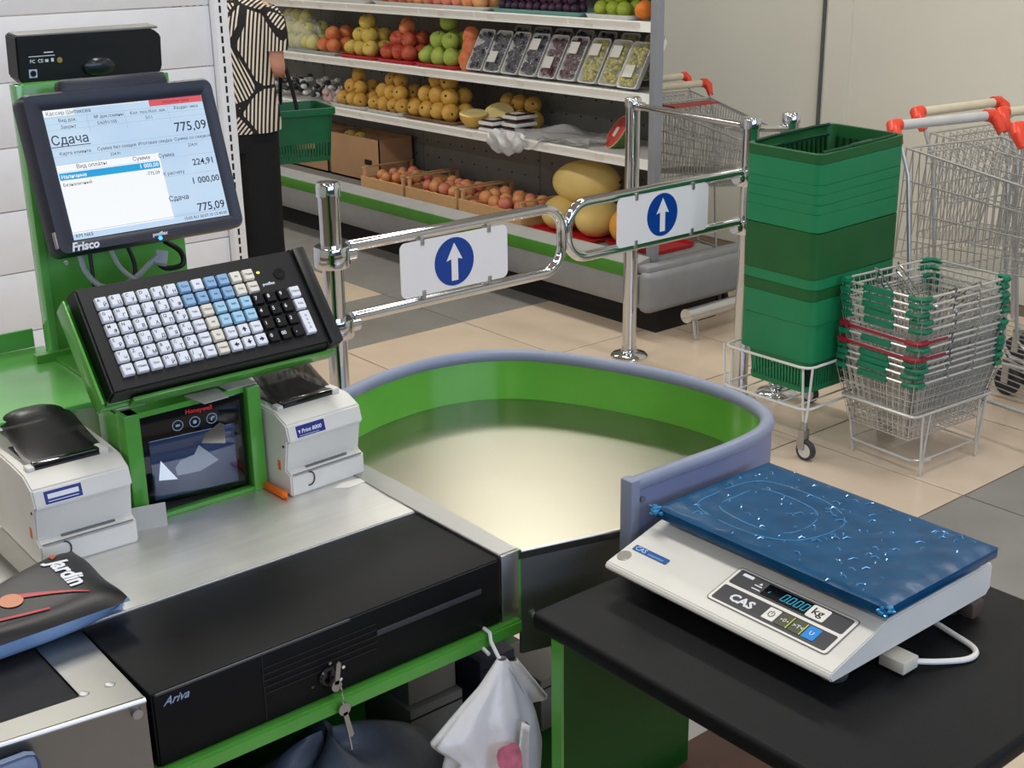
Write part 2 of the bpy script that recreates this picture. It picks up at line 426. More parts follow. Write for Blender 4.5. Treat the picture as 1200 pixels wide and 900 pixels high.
def pile(kind_name, mats, r, kind, x, y0, y1, z, label, group, rows=2, layers=3, rnd=None, lean=.6, tip=True, dx=None, aim=False):
    """pyramid of fruit on a plate; x is the centre of the front row"""
    rnd = rnd or random.Random(kind_name+str(y0)); n0 = max(1, int((y1-y0)/(2*r*.97)))
    for L in range(layers):
        nn = n0-L; 
        if nn < 1: break
        for q in range(max(1, rows-(L//2))):
            for k in range(nn):
                y = (y0+y1)/2+(k-(nn-1)/2)*2*r*.98+rnd.uniform(-.1, .1)*r
                xx = x+q*1.85*r+L*r*lean+rnd.uniform(-.12, .12)*r
                zz = z+r*.88+L*r*1.42+rnd.uniform(-.04, .04)*r
                s = r*rnd.uniform(.93, 1.04)
                lab = label
                if len(kind_name) and True:
                    od = ORD[nn-1-k] if nn > 1 else 'only one'
                    lv = ('bottom', 'second', 'third', 'top')[L]
                    lab = '%s, %s layer%s, %s from left' % (label.split(' heaped')[0].split(' lying loose')[0]+TRAY.get(label, ''), lv, ' front' if q == 0 and rows > 1 else (' behind' if q else ''), od) if nn > 1 else '%s, single one crowning the heap%s' % (label.split(' heaped')[0].split(' lying loose')[0]+TRAY.get(label, ''), '' if q == 0 else ' behind')
                o = fruit(kind_name, rnd.choice(mats), s, kind, (xx, y, zz), lab, group, tip)
                if aim: o.rotation_euler = (rnd.uniform(-.5, .5), R(90)+rnd.uniform(-.5, .4), rnd.uniform(-.6, .9))
                else: o.rotation_euler = (rnd.uniform(-.9, .9), rnd.uniform(-.9, .9), rnd.uniform(0, 6))
def plate(y0, y1, z, mat, label, name='fruit_tray', x0=3.752, w=.24, group=None):
    o = MB().box(x0+.012, x0+w-.012, y0+.012, y1-.012, z, z+.006).out(name, mat)
    b = MB(); o2 = None
    pts = [(x0, y0), (x0+w, y0), (x0+w, y1), (x0, y1)]
    rim = []
    for (cx, cy, a0) in ((x0+w-.03, y0+.03, -90), (x0+w-.03, y1-.03, 0), (x0+.03, y1-.03, 90), (x0+.03, y0+.03, 180)):
        for k in range(5):
            a = R(a0+22.5*k); rim.append((cx+.03*math.cos(a), cy+.03*math.sin(a)))
    n = len(rim); cx, cy = x0+w/2, (y0+y1)/2
    vs = [((p[0]-cx)*.9+cx, (p[1]-cy)*.95+cy, z) for p in rim]+[(p[0], p[1], z+.017) for p in rim]+[((p[0]-cx)*.97+cx, (p[1]-cy)*.98+cy, z+.017) for p in rim]+[((p[0]-cx)*.88+cx, (p[1]-cy)*.94+cy, z+.004) for p in rim]
    F = []
    for a in range(3):
        for i in range(n): F.append((a*n+i, a*n+(i+1) % n, (a+1)*n+(i+1) % n, (a+1)*n+i))
    b._add(vs, F+[tuple(range(n))[::-1], tuple(range(3*n, 4*n))])
    bpy.data.objects.remove(o)
    o = b.out(name, mat); base_mesh(o, (cx, cy, z)); return tag(o, label, 'tray', group)

# top visible shelf z=1.232
Z = 1.234
plate(5.65, 6.4, Z, FOAM, 'long white tray of pinkish peaches at the far left of the top shelf')
pile('peach', [F_PNK], .036, 'peach', 3.79, 5.68, 6.36, Z+.006, 'pink peach on the far top shelf tray', 'pink peaches top shelf', 2, 2, tip=False)
plate(4.70, 5.62, Z, FOAM, 'long white tray of orange pink peaches beside the plums')
pile('peach', [F_PNK, F_PEA], .038, 'peach', 3.79, 4.72, 5.6, Z+.006, 'orange pink peach beside the plums', 'peaches beside plums', 2, 2, tip=False)
plate(4.09, 4.68, Z, TEAL, 'teal tray heaped with dark plums on the top shelf')
pile('plum', [F_PLU], .024, 'plum', 3.785, 4.11, 4.66, Z+.008, 'dark plum on the teal tray', 'plums on teal tray', 2, 4, tip=False)
plate(3.80, 4.07, Z, FOAM, 'short white tray of green limes beside the plums', w=.155)
pile('lime', [F_LIM], .034, 'peach', 3.79, 3.80, 4.06, Z+.008, 'green lime on the top shelf', 'limes top shelf', 2, 2, tip=False)
pile('orange', [F_ORA], .038, 'peach', 3.785, 3.70, 3.785, Z+.008, 'orange beside the grey upright', 'oranges top shelf', 1, 2, tip=False)
# second shelf z=.958
Z = .960
plate(5.97, 6.75, Z, GREYTRAY, 'pale grey tray of nectarines and bagged pale fruit')
pile('pale_apple', [F_PAL], .044, 'apple', 3.82, 6.28, 6.72, Z+.008, 'bagged pale yellow apple', 'bagged pale apples', 2, 3)
fruit('pale_apple', F_PAL, .046, 'apple', (3.80, 6.24, Z+.05), 'pale yellow apple lying in front of the clear bag', None)
pile('nectarine', [F_NEC], .043, 'peach', 3.80, 5.97, 6.20, Z+.008, 'orange red nectarine on the pale grey tray', 'nectarines grey tray', 2, 3, tip=False)
def sheet_bag(name, label, c, r, mat, seed):
    rnd = random.Random(seed); ph = [rnd.uniform(0, 6) for _ in range(6)]
    def f(u, v):
        a = 2*math.pi*u; t = v*math.pi*.5
        k = 1+.10*math.sin(5*a+ph[0])*math.sin(3*v*3+ph[1])+.06*math.sin(11*a+ph[2]+6*v)
        return (c[0]+r[0]*k*math.cos(a)*math.cos(t*.98), c[1]+r[1]*k*math.sin(a)*math.cos(t*.98), c[2]+r[2]*k*math.sin(t))
    o = MB().grid(f, 26, 10, wrap=True).out(name, mat, ang=60); base_mesh(o, c); return tag(o, label, 'bag')
sheet_bag('clear_bag', 'clear crinkled plastic bag over pale apples by the shopper', (3.86, 6.50, Z), (.11, .24, .19), CLEAR, 3)
plate(5.62, 5.95, Z, RED, 'red tray of yellow apples on the second shelf', group=None)
pile('yellow_apple', [F_YEL], .044, 'apple', 3.80, 5.63, 5.94, Z+.008, 'yellow apple on the red tray', 'yellow apples red tray', 2, 3)
plate(5.29, 5.60, Z, RED, 'red tray of red and yellow apples between yellow and green ones')
pile('red_apple', [F_RED, F_RED, F_NEC], .043, 'apple', 3.80, 5.30, 5.60, Z+.008, 'red apple on the red tray', 'red apples red tray', 2, 3)
plate(4.95, 5.27, Z, RED, 'red tray of bright green apples beside the grape packs')
pile('green_apple', [F_GRN], .047, 'apple', 3.80, 4.95, 5.27, Z+.008, 'green apple on the red tray', 'green apples red tray', 2, 2)
fruit('green_apple', F_GRN, .047, 'apple', (3.86, 5.12, Z+.205), 'bright green apple crowning the green apple heap', None)
for k, (yy, zz) in enumerate(((4.905, .045), (4.90, .10), (4.92, .145))):
    o = fruit('red_pepper', F_NEC, .045, 'peach', (3.80+.02*k, yy, Z+zz), '%s orange red pepper of the stack beside the dark grape packs' % ('lowest', 'middle', 'topmost')[k], 'red peppers', False); o.scale = (1.0, .8, 1.25)

# grape packs, leaning back on a sloped foot
def grape_mesh(mat, seed, name):
    rnd = random.Random(seed); b = MB()
    for k in range(70):
        x = rnd.uniform(-.045, .045); y = rnd.uniform(-.078, .078); z = .012+.018*rnd.random()+.006*math.cos(x*30)
        b.ball((x, y, z), rnd.uniform(.009, .0115), 6, 4)
    return b, name, mat
G_BLK = M('black_grape', (30, 30, 40), .25, c2=(48, 46, 62), scale=30)
G_RED = M('dark_red_grape', (96, 26, 40), .25, c2=(66, 20, 34), scale=30)
G_GRN = M('green_grape', (176, 172, 84), .25, c2=(196, 186, 104), scale=30)
FILM = M('cling_film', (236, 238, 242), .05, alpha=.13, coat=1.0, bump=1.0, bscale=30, var=.01)
def grape_pack(mat, loc, label, seed, group=None, ticket=True):
    g = thing('grape_pack', label, 'fruit pack', loc, group, (0, R(-60), 0), local=True)
    b = MB()
    rim = []
    for (cx, cy, a0) in ((.085, -.04, -90), (.085, .04, 0), (-.085, .04, 90), (-.085, -.04, 180)):
        for k in range(4):
            a = R(a0+30*k); rim.append((cx+.015*math.cos(a), cy+.015*math.sin(a)))
    n = len(rim)
    vs = [(x*.9, y*.86, 0) for x, y in rim]+[(x, y, .028) for x, y in rim]+[(x*.96, y*.93, .028) for x, y in rim]+[(x*.87, y*.82, .004) for x, y in rim]
    F = [(a*n+i, a*n+(i+1) % n, (a+1)*n+(i+1) % n, (a+1)*n+i) for a in range(3) for i in range(n)]+[tuple(range(n))[::-1], tuple(range(3*n, 4*n))]
    b._add(vs, F).out('foam_tray', FOAM, g)
    rnd = random.Random(seed); b = MB()
    for k in range(85):
        x = rnd.uniform(-.082, .082); y = rnd.uniform(-.038, .038)
        b.ball((x, y, .012+.022*rnd.random()), rnd.uniform(.009, .012), 6, 4)
    stuff(b.out('grapes', mat, g))
    MB().grid(lambda u, v: ((u-.5)*.196, (v-.5)*.108, .030+.018*math.sin(math.pi*u)*math.sin(math.pi*v)+.003*math.sin(23*u+9*v)), 14, 9).out('film', FILM, g, recalc=False)
    if ticket:
        dx = rnd.choice((-.035, .04)); MB().box(-.026+dx, .026+dx, -.03, .024, .0475, .0485).out('price_label', PAPER, g)
    return g
packs = [(G_BLK, 4.81, 'black'), (G_BLK, 4.685, 'black'), (G_BLK, 4.56, 'black'), (G_BLK, 4.435, 'black'), (G_RED, 4.31, 'red'), (G_RED, 4.185, 'red'), (G_GRN, 4.055, 'green'), (G_GRN, 3.93, 'green'), (G_GRN, 3.805, 'green')]
wordy = ['leaning pack of black grapes beside the red peppers', 'leaning pack of black grapes, second from the red peppers', 'leaning pack of black grapes, third from the red peppers',
         'leaning pack of black grapes beside the dark red grapes', 'leaning pack of dark red grapes beside the black grapes', 'leaning pack of dark red grapes beside the green grapes',
         'leaning pack of green grapes beside the dark red grapes', 'leaning pack of green grapes, middle one of three', 'leaning pack of green grapes against the grey upright']
for k, ((mt, y, nm), lb) in enumerate(zip(packs, wordy)):
    grape_pack(mt, (3.83 if k < 8 else 3.815, y, .960+.086), lb, 40+k, 'packed grapes on the second shelf', ticket=(k not in (0, 2)))
# dark produce behind the packs
for k in range(7):
    grape_pack(G_BLK if k < 5 else G_GRN, (3.965, 4.72-.14*k, .960+.10), 'flat grape pack standing behind the front row, %s from left' % ORD[k], 80+k, 'rear row of grape packs', False)

# third shelf z=.700
Z = .702
b = MB(); rnd = random.Random(5)
t = thing('mushroom_bag', 'clear net bag of black and white mushrooms above the green hand basket', 'bag', (3.87, 6.45, Z))
stuff(MB().out('x', FOAM)) if False else None
bw = MB(); bk = MB()
for k in range(70):
    p = (3.87+rnd.uniform(-.09, .09), 6.45+rnd.uniform(-.22, .22), Z+.02+rnd.uniform(0, .085))
    (bw if k % 2 else bk).ball(p, (.020, .020, .014), 6, 4)
stuff(bw.out('white_caps', FOAM, t)); stuff(bk.out('dark_caps', M('dark_cap', (52, 60, 62), .5), t))
t = thing('garlic_pile', 'small heap of pale pink garlic bulbs on the third shelf', 'garlic', (3.83, 6.12, Z)); 
for k in range(9):
    p = V((3.80+rnd.uniform(0, .08), 6.12+rnd.uniform(-.06, .06), Z+.022+(k > 5)*.035))
    MB().lathe([(.002, -.02), (.016, -.018), (.026, -.004), (.022, .010), (.008, .02), (.004, .034), (.001, .036)], 8, T(*p)).out('bulb', M('garlic_skin', (206, 184, 176), .6, c2=(184, 150, 150), scale=40), t)
plate(5.74, 6.06, Z, FOAM, 'white tray of quinces beside the garlic')
pile('quince', [F_QUI], .041, 'quince', 3.80, 5.74, 6.05, Z+.008, 'yellow quince on the tray beside garlic', 'quinces left tray', 2, 3, aim=True)
plate(5.41, 5.72, Z, FOAM, 'white tray of quinces, middle of three')
pile('quince', [F_QUI], .041, 'quince', 3.80, 5.40, 5.72, Z+.008, 'yellow quince on the middle tray', 'quinces middle tray', 2, 3, aim=True)
plate(4.97, 5.39, Z, BROWNT, 'brown tray of large quinces beside the cut melon')
pile('quince', [F_QUI], .047, 'quince', 3.80, 4.99, 5.37, Z+.008, 'large quince on the brown tray', 'quinces brown tray', 2, 3, aim=True)
pile('quince', [F_QUI], .045, 'quince', 3.965, 4.55, 4.97, Z, 'loose quince behind the cut melon', 'quinces at the back', 1, 2, aim=True)
# cut melon halves
MELF = M('melon_flesh', (226, 206, 140), .4, var=.06); MELS = M('melon_skin', (216, 176, 92), .45, c2=(200, 156, 76), scale=10, bump=.05)
def half_melon(name, label, loc, rot, r, skin, flesh):
    g = thing(name, label, 'melon', loc, None, rot, local=True)
    b = MB(); n = 16
    b.lathe([(r*math.sin(a), -r*math.cos(a)) for a in [R(3+87*i/8) for i in range(9)]], n).out('rind', skin, g, ang=80)
    b = MB().lathe([(r*.985, .0005), (r*.93, .002), (r*.45, .0015), (r*.40, -.02), (r*.2, -.035), (.002, -.038)] if flesh is MELF else [(r*.985, .0004), (r*.9, .0018), (.002, .002)], n); b.out('flesh', flesh, g)
    return g
half_melon('half_melon', 'halved yellow melon standing cut side up at the shelf edge', (3.795, 4.86, Z+.068), (R(8), R(-6), 0), .068, MELS, MELF)
half_melon('half_melon', 'halved yellow melon tilted behind the other half', (3.88, 4.78, Z+.06), (R(25), R(-35), 0), .075, MELS, MELF)
for k, (y, z, x) in enumerate(((4.72, 0, 3.80), (4.72, .03, 3.80), (4.60, .0, 3.83), (4.60, .03, 3.84), (4.62, .06, 3.86))):
    lb = ['bottom foam pack of the stack beside the melon halves', 'top foam pack of the stack beside the melon halves', 'lowest foam pack of the stack beside the polythene', 'middle foam pack of the stack beside the polythene', 'topmost foam pack of the stack beside the polythene'][k]
    o = thing('foam_pack', 'white '+lb, 'pack', (x, y, Z+z), 'foam packs on the third shelf')
    MB().box(x-.05, x+.08, y-.052, y+.052, Z+z, Z+z+.016, .005).out('foam_tray', FOAM, o)
    MB().box(x-.04, x+.07, y-.042, y+.042, Z+z+.016, Z+z+.024, .003).out('contents', M('dark_contents', (70, 40, 44), .4), o)
    if k in (1, 4): MB().box(x-.03, x+.02, y-.03, y+.02, Z+z+.024, Z+z+.026).out('price_label', PAPER, o)
def drape(u, v):
    x = 3.705+.30*v; y = 4.02+.60*u+.05*math.sin(6*v)
    z = Z+.02+.035*math.sin(9*u+2)*math.sin(5*v+1)**2*.8+.02*math.sin(23*u+7*v)*.4
    if v < .25: k = (.25-v)/.25; z = Z+.01-.055*k*max(0, math.sin(math.pi*min(1, max(0, (u-.45)/.5))))+.006*math.sin(30*u); x = 3.722+.30*.25*(1-k)
    if v < .25 and u < .45: x = max(x, 3.75); z = max(z, Z+.006)
    return (x, y, z)
o = thing('polythene_sheet', 'x', 'sheet', (3.85, 4.3, Z))
MB().grid(drape, 34, 18).solid(.0015).out('sheet', MILKY, o, ang=70)
def bunch(u, v):
    e = math.sin(math.pi*v)**.6
    return (3.718-.014*e*(1+.5*math.sin(17*u+5*v))-.003*math.sin(31*u), 4.38+.27*u+.01*math.sin(9*v), .728-.105*v*(.35+.65*math.sin(math.pi*min(1, .15+.85*(1-u)))**.7)-.006*math.sin(21*u+4*v))
MB().grid(bunch, 40, 16).solid(.0012).out('bunched_edge', M('white_crumple', (230, 230, 230), .3, alpha=.85, bump=.5, bscale=50), o, ang=60)
tag(o, 'crumpled clear polythene sheet hanging over the shelf edge', 'sheet')
WMF = M('watermelon_flesh', (196, 58, 58), .35, c2=(214, 92, 84), scale=25); WMR = M('watermelon_rind', (54, 84, 40), .4, c2=(112, 130, 66), scale=22)
nrm = V((-.73*.2-.60*.97, -.64*.2+.50*.97, .25*.2+.50*.97)).normalized()
t = half_melon('watermelon_half', 'cut red watermelon piece with a label lying by the post', (3.885, 4.00, Z+.062), nrm.to_track_quat('Z', 'Y').to_euler(), .078, WMR, WMF)
MB().lathe([(.0785, -.002), (.079, .0006), (.071, .001), (.071, .0)], 16).out('pale_rim', M('rind_white', (210, 206, 150), .5), t)
MB().box(-.016, .016, -.022, .022, .0025, .0035).out('price_label', PAPER, t)

# deck: cardboard boxes, crates, melons
Z = .300
def carton(name, label, x0, x1, y0, y1, h, n):
    t = thing(name, label, 'box', ((x0+x1)/2, (y0+y1)/2, Z)); w = .006
    MB().box(x0, x0+w, y0, y1, Z, Z+h).box(x1-w, x1, y0, y1, Z, Z+h).box(x0, x1, y0, y0+w, Z, Z+h).box(x0, x1, y1-w, y1, Z, Z+h).box(x0, x1, y0, y1, Z, Z+.01).out('carton', CARD, t)
    MB().box(x0-.001, x0, y0+.07, y0+.14, Z+h*.40, Z+h*.52).out('hand_hole', SLOT, t)
    MB().box(x0+.01, x1-.01, y0+.01, y1-.01, Z+.01, Z+h-.06).out('fill', CARD, t)
    return t
carton('cardboard_box', 'tall open cardboard box behind the green hand basket', 3.86, 4.08, 6.27, 6.80, .225, 1)
carton('cardboard_box', 'tall open cardboard box with apples beside the peach crates', 3.86, 4.08, 5.76, 6.25, .235, 2)
for k, y in enumerate((6.12, 6.02)): fruit('yellow_apple', F_YEL, .042, 'apple', (3.92, y, Z+.205), 'yellow apple showing over the cardboard box edge, %s one' % ('left', 'right')[k], 'apples in cardboard box')
fruit('yellow_apple', F_YEL, .042, 'apple', (3.90, 6.42, Z+.205), 'yellow apple at the corner of the far cardboard box', None)
def crate(y0, y1, label, seed):
    t = thing('wooden_crate', label, 'crate', (3.9, (y0+y1)/2, Z), 'wooden peach crates')
    x0, x1 = 3.722, 4.05; h = .072
    def pl(*a): MB().box(*a, .001, seg=1).out('plank', WOOD, t)
    pl(x0, x0+.008, y0, y1, Z+.006, Z+h); pl(x1-.008, x1, y0, y1, Z+.006, Z+h)
    pl(x0+.008, x1-.008, y0, y0+.006, Z+.006, Z+h*.9); pl(x0+.008, x1-.008, y1-.006, y1, Z+.006, Z+h*.9)
    pl(x0, x1, y0+.008, y1-.008, Z, Z+.006)
    for (xx, yy) in ((x0, y0), (x0, y1-.03), (x1-.03, y0), (x1-.03, y1-.03)):
        MB().box(xx+.008, xx+.024, yy+.006, yy+.020, Z+.006, Z+.112, .001, seg=1).out('corner_post', WOOD, t)
    for yy in (y0+.005, y1-.021):
        MB().box(x0+.004, x1, yy, yy+.016, Z+.112, Z+.119, .001, seg=1).out('top_slat', WOOD, t)
    return t
for k, (y0, y1, lb, rr) in enumerate(((5.36, 5.735, 'wooden crate of peaches against the cardboard box', .03), (4.92, 5.335, 'wooden crate of peaches, middle one of three', .031), (4.44, 4.90, 'wooden crate of peaches beside the yellow melons', .034))):
    crate(y0, y1, lb, k)
    rnd = random.Random(k+9); nm = ('far', 'middle', 'near')[k]
    for L in range(2):
        for i in range(4-L):
            for j in range(5-L):
                p = (3.765+.07*i+L*.03+rnd.uniform(-.012, .012), y0+.05+(y1-y0-.10)*(j+.5*L)/4.0+rnd.uniform(-.012, .012), Z+.03+.043*L+rnd.uniform(0, .012))
                o = fruit('peach', rnd.choice([F_PEA, F_PNK, F_PEA, F_PEA]), rr*rnd.uniform(.9, 1.08), 'peach', p, 'orange peach in the %s crate, %s layer, row %s from front, %s from left' % (nm, ('bottom', 'top')[L], ('one', 'two', 'three', 'four')[i], ORD[4-L-j]), 'peaches in the %s crate' % nm, False)
                o.rotation_euler = (rnd.uniform(0, 6), rnd.uniform(0, 6), 0)
RT = M('red_tray_plastic', (196, 30, 40), .4)
plate(3.99, 4.40, Z+.002, RT, 'red tray under the pale yellow melons', x0=3.725, w=.34)
plate(3.665, 3.97, Z+.002, RT, 'red tray under the orange melon at the cooler end', x0=3.78, w=.27)
MEL = M('pale_melon_skin', (216, 186, 108), .4, c2=(226, 200, 128), scale=6, bump=.06, bscale=60)
def melon(name, mat, loc, rad, rot, label):
    t = thing(name, label, 'melon', loc, None, rot, local=True)
    MB().ball((0, 0, 0), rad, 24, 16).out('body', mat, t, ang=180)
    MB().cyl((rad[0]*.97, 0, 0), (rad[0]*1.06, 0, .004), .006, 8).out('stem', STEM, t)
    return t
melon('melon', MEL, (3.90, 4.20, Z+.222), (.165, .098, .098), (0, R(-4), R(-72)), 'long pale yellow melon lying on top of two others')
melon('melon', MEL, (3.85, 4.29, Z+.082), (.12, .09, .078), (0, 0, R(10)), 'pale yellow melon at the bottom beside the peach crate')
melon('melon', MEL, (3.86, 4.08, Z+.088), (.12, .095, .084), (0, 0, R(14)), 'pale yellow melon at the bottom beside the orange one')
melon('melon', M('orange_melon_skin', (236, 170, 70), .45, c2=(226, 156, 60), scale=14, bump=.05), (3.845, 3.885, Z+.085), (.082, .078, .078), (0, 0, R(40)), 'round orange melon on the right red tray')

# ================================================================== GATES AND POSTS
def post(name, label, x, y, r=.027, h=.995, flange=True):
    t = thing(name, label, 'post', (x, y, 0))
    MB().lathe([(r, .0), (r, h-.03)], 28, T(x, y, 0)).out('tube', CHROME, t)
    MB().lathe([(r+.004, h-.034), (r+.004, h-.006), (r, h), (.001, h)], 28, T(x, y, 0)).out('cap', CHROME, t)
    MB().lathe([(.072, 0), (.072, .006), (.062, .016), (.034, .022), (r+.002, .03), (r+.002, .04)], 28, T(x, y, 0)).out('base_flange', CHROME, t)
    return t
ARROW = [(-.011, -.052), (.011, -.052), (.011, .008), (.027, .004), (0, .052), (-.027, .004), (-.011, .008)]
SIGNW = M('sign_white', (226, 227, 230), .3, var=.01); SIGNB = M('sign_blue', (8, 60, 146), .3, var=.02)
def gate(label, px, y, xe, z1, z0, sx0, sx1, sz0, sz1, cx, cz):
    s = 1 if xe > px else -1
    t = thing('swing_gate', label, 'gate', (px, y, 0))
    MB().lathe([(.027, 0), (.027, .965)], 28, T(px, y, 0)).out('post', CHROME, t)
    MB().lathe([(.031, .958), (.031, .985), (.027, .994), (.001, .995)], 28, T(px, y, 0)).out('post_cap', CHROME, t)
    MB().lathe([(.072, 0), (.072, .006), (.062, .016), (.034, .022), (.029, .04)], 28, T(px, y, 0)).out('base_flange', CHROME, t)
    for zz, h in ((z1-.018, .055), (z0-.018, .05)):
        MB().lathe([(.028, zz-h/2), (.044, zz-h/2), (.046, zz-h/2+.004), (.046, zz+h/2-.004), (.044, zz+h/2), (.028, zz+h/2)], 28, T(px, y, 0)).out('hinge_collar', CHROME, t)
        MB().cyl((px+s*.03, y, zz), (px+s*.066, y, zz), .019, 16).cyl((px+s*.055, y-.006, zz+.018), (px+s*.055, y-.006, zz+.03), .007, 10).out('clamp', CHROME, t)
    rr = .075; cx0 = xe-s*rr; P = [(px+s*.05, y, z1)]
    for k in range(9): a = R(90-90*k/8); P.append((cx0+s*rr*math.cos(a), y, z1-rr+rr*math.sin(a)))
    for k in range(9): a = R(-90*k/8); P.append((cx0+s*rr*math.cos(a), y, z0+rr+rr*math.sin(a)))
    P.append((px+s*.05, y, z0))
    MB().tube(P, .0155, 14).out('arm', CHROME, t)
    # sign
    rc = .018; poly = []
    for (ax, az, a0) in ((sx1-rc, sz0+rc, -90), (sx1-rc, sz1-rc, 0), (sx0+rc, sz1-rc, 90), (sx0+rc, sz0+rc, 180)):
        for k in range(5): a = R(a0+22.5*k); poly.append((ax+rc*math.cos(a), az+rc*math.sin(a)))
    mm = Matrix.Translation((0, y-.014, 0)) @ Matrix.Rotation(R(90), 4, 'X')
    sg = MB().prism(poly, 0, .003, mm).out('sign_plate', SIGNW, t)
    dm = Matrix.Translation((cx, y-.0175, cz)) @ Matrix.Rotation(R(90), 4, 'X')
    MB().lathe([(.067, 0), (.067, .0005)], 40, dm).lathe([(.0675, -.0004), (.0675, 0)], 40, dm).out('sign_disc', SIGNB, sg)
    MB().prism([(a*1.02, b_*1.02) for a, b_ in ARROW], .0006, .0011, dm).out('sign_arrow', SIGNW, sg)
    for fx in (.2, .82):
        for zz, dz in ((sz1, 1), (sz0, -1)):
            xx = sx0+(sx1-sx0)*fx
            MB().box(xx-.006, xx+.006, y-.02, y+.006, min(zz-dz*.014, zz+dz*.010), max(zz-dz*.014, zz+dz*.010), .002).out('sign_clip', STEEL2, t)
    return t
gate('chrome swing gate with blue arrow sign opening right of the keyboard', 1.727, 2.814, 2.514, .821, .630, 1.926, 2.294, .652, .804, 2.105, .728)
gate('chrome swing gate with blue arrow sign beside the green baskets', 3.347, 2.816, 2.537, .819, .654, 2.727, 3.132, .660, .812, 2.922, .738)
t = post('barrier_post', 'chrome barrier post with round floor flange before the melons', 3.438, 3.454)
MB().tube([(3.438, 3.44, .965), (3.352, 2.86, .965)], .0125, 12).box(3.424, 3.452, 3.40, 3.45, .95, .98, .004).out('top_rail', CHROME, t)
t = post('barrier_post', 'short chrome post top showing behind the green baskets', 3.525, 2.795)
MB().tube([(3.50, 2.795, .945), (3.374, 2.81, .955)], .0115, 10).out('top_rail', CHROME, t)
t = thing('guard_rail', 'low chrome floor guard rail beside the cooler end', 'rail', (3.75, 3.43, 0))
MB().cyl((3.745, 3.44, .105), (4.6, 3.45, .105), .028, 20).cyl((3.7405, 3.44, .105), (3.746, 3.44, .105), .029, 20).out('tube', CHROME, t)
for x in (3.79, 4.45): MB().cyl((x, 3.425, 0), (x, 3.44, .09), .012, 10).out('leg', CHROME, t)

# ================================================================== SHOPPING TROLLEYS
def trolley(label, loc, rz, sc_, grip, cap, group, red=True):
    t = thing('shopping_trolley', label, 'trolley', loc, group, (0, 0, rz), local=True); t.scale = (sc_,)*3
    W = .23
    MB().cyl((-W+.03, 0, .95), (W-.03, 0, .95), .017, 14).out('handle', grip, t)
    for s in (-1, 1):
        MB().tube([(s*(W-.035), .002, .952), (s*(W-.005), 0, .95), (s*(W+.006), -.02, .935), (s*(W+.004), -.045, .895)], [.021, .024, .023, .015], 12).out('handle_bracket', cap, t)
        MB().tube([(s*W, -.045, .90), (s*W*.99, -.09, .80), (s*W*.96, -.17, .16), (s*W*.94, -.21, .13), (s*W*.7, -.80, .13)], .0068, 8).out('frame_rail', WIRE2, t)
    b = MB()
    def C(u, v, s):      # u along (0 back .. 1 front), v height (0 bottom .. 1 top)
        y = -.06-.78*u; top = .885-.10*u; bot = .50+.07*u
        w = (.215-.06*u)*(.84+.16*v)
        return V((s*w, y+(.05*(1-v) if u == 0 else -.0)-(0 if u == 0 else -.06*(1-v)*u), bot+(top-bot)*v))
    for s in (-1, 1):
        for k in range(29): b.wire(C(k/28, 0, s), C(k/28, 1, s), .0021)
        for v, r in ((1, .0042), (.72, .0032), (.44, .0028), (.18, .0024), (0, .003)): b.tube([C(u/4, v, s) for u in range(5)], r, 5)
    for k in range(13):
        f = -1+2*k/12
        a0, a1 = C(1, 0, 1), C(1, 1, 1); b.wire((a0.x*f, a0.y, a0.z), (a1.x*f, a1.y, a1.z), .0017)
        c0, c1 = C(0, 0, 1), C(1, 0, 1); b.wire((c0.x*f, c0.y, c0.z), (c1.x*f, c1.y, c1.z), .0017)
        d0, d1 = C(0, 0, 1), C(0, 1, 1); b.wire((d0.x*f, d0.y, d0.z), (d1.x*f, d1.y-.03, d1.z), .0017)
    for v, r in ((1, .004), (.5, .0028), (.05, .003)):
        for u in (0, 1): b.tube([C(u, v, -1), C(u, v, 1)], r, 5)
    for u in (.25, .5, .75): b.tube([C(u, 0, -1), C(u, 0, 1)], .0026, 5)
    b.out('basket', WIRE2, t)
    b = MB()
    for k in range(9): x = -.15+.3*k/8; b.wire((x, -.09, .87), (x, -.20, .72), .0017)
    b.tube([(-.15, -.09, .87), (.15, -.09, .87)], .003, 5).tube([(-.15, -.20, .72), (.15, -.20, .72)], .003, 5)
    for k in range(9): x = -.15+.3*k/8; b.wire((x, -.09, .885), (x, -.27, .83), .0017)
    b.out('child_seat', WIRE2, t)
    if red: MB().box(-.155, .155, -.24, -.115, .862, .868).out('seat_flap', M('dull_red_flap', (176, 62, 56), .5), t)
    b = MB()
    for k in range(7): x = -.15+.3*k/6; b.wire((x, -.18, .17), (x*.8, -.76, .15), .002)
    b.tube([(-.2, -.2, .165), (.2, -.2, .165)], .004, 6).tube([(-.15, -.76, .15), (.15, -.76, .15)], .004, 6); b.out('lower_rack', WIRE2, t)
    for (x, y) in ((-.2, -.22), (.2, -.22), (-.15, -.74), (.15, -.74)):
        wq = MB().tube([(x-.011, y, .05), (x+.011, y, .05)], .05, 18).out('wheel', RUBBER, t)
        MB().box(x-.018, x-.013, y-.014, y+.014, .045, .13).box(x+.013, x+.018, y-.014, y+.014, .045, .13).box(x-.018, x+.018, y-.014, y+.014, .118, .13).out('fork', WIRE2, wq)
    return t
TG = 'wire trolleys parked along the wall'
tr = trolley('wire trolley with pale grey grip parked nearest the basket stacks', (3.975, 2.51, 0), R(-12), 1.0, GRIPG, REDO, TG, False)
def retint(r, grip):
    for c in r.children:
        if c.name.startswith('handle') and not c.name.startswith('handle_b'): c.data = c.data.copy(); c.data.materials[0] = grip
o = dup(tr, (4.20, 2.20, 0), (0, 0, R(-12)), 'wire trolley with red brackets at the right edge, nested in front', TG)
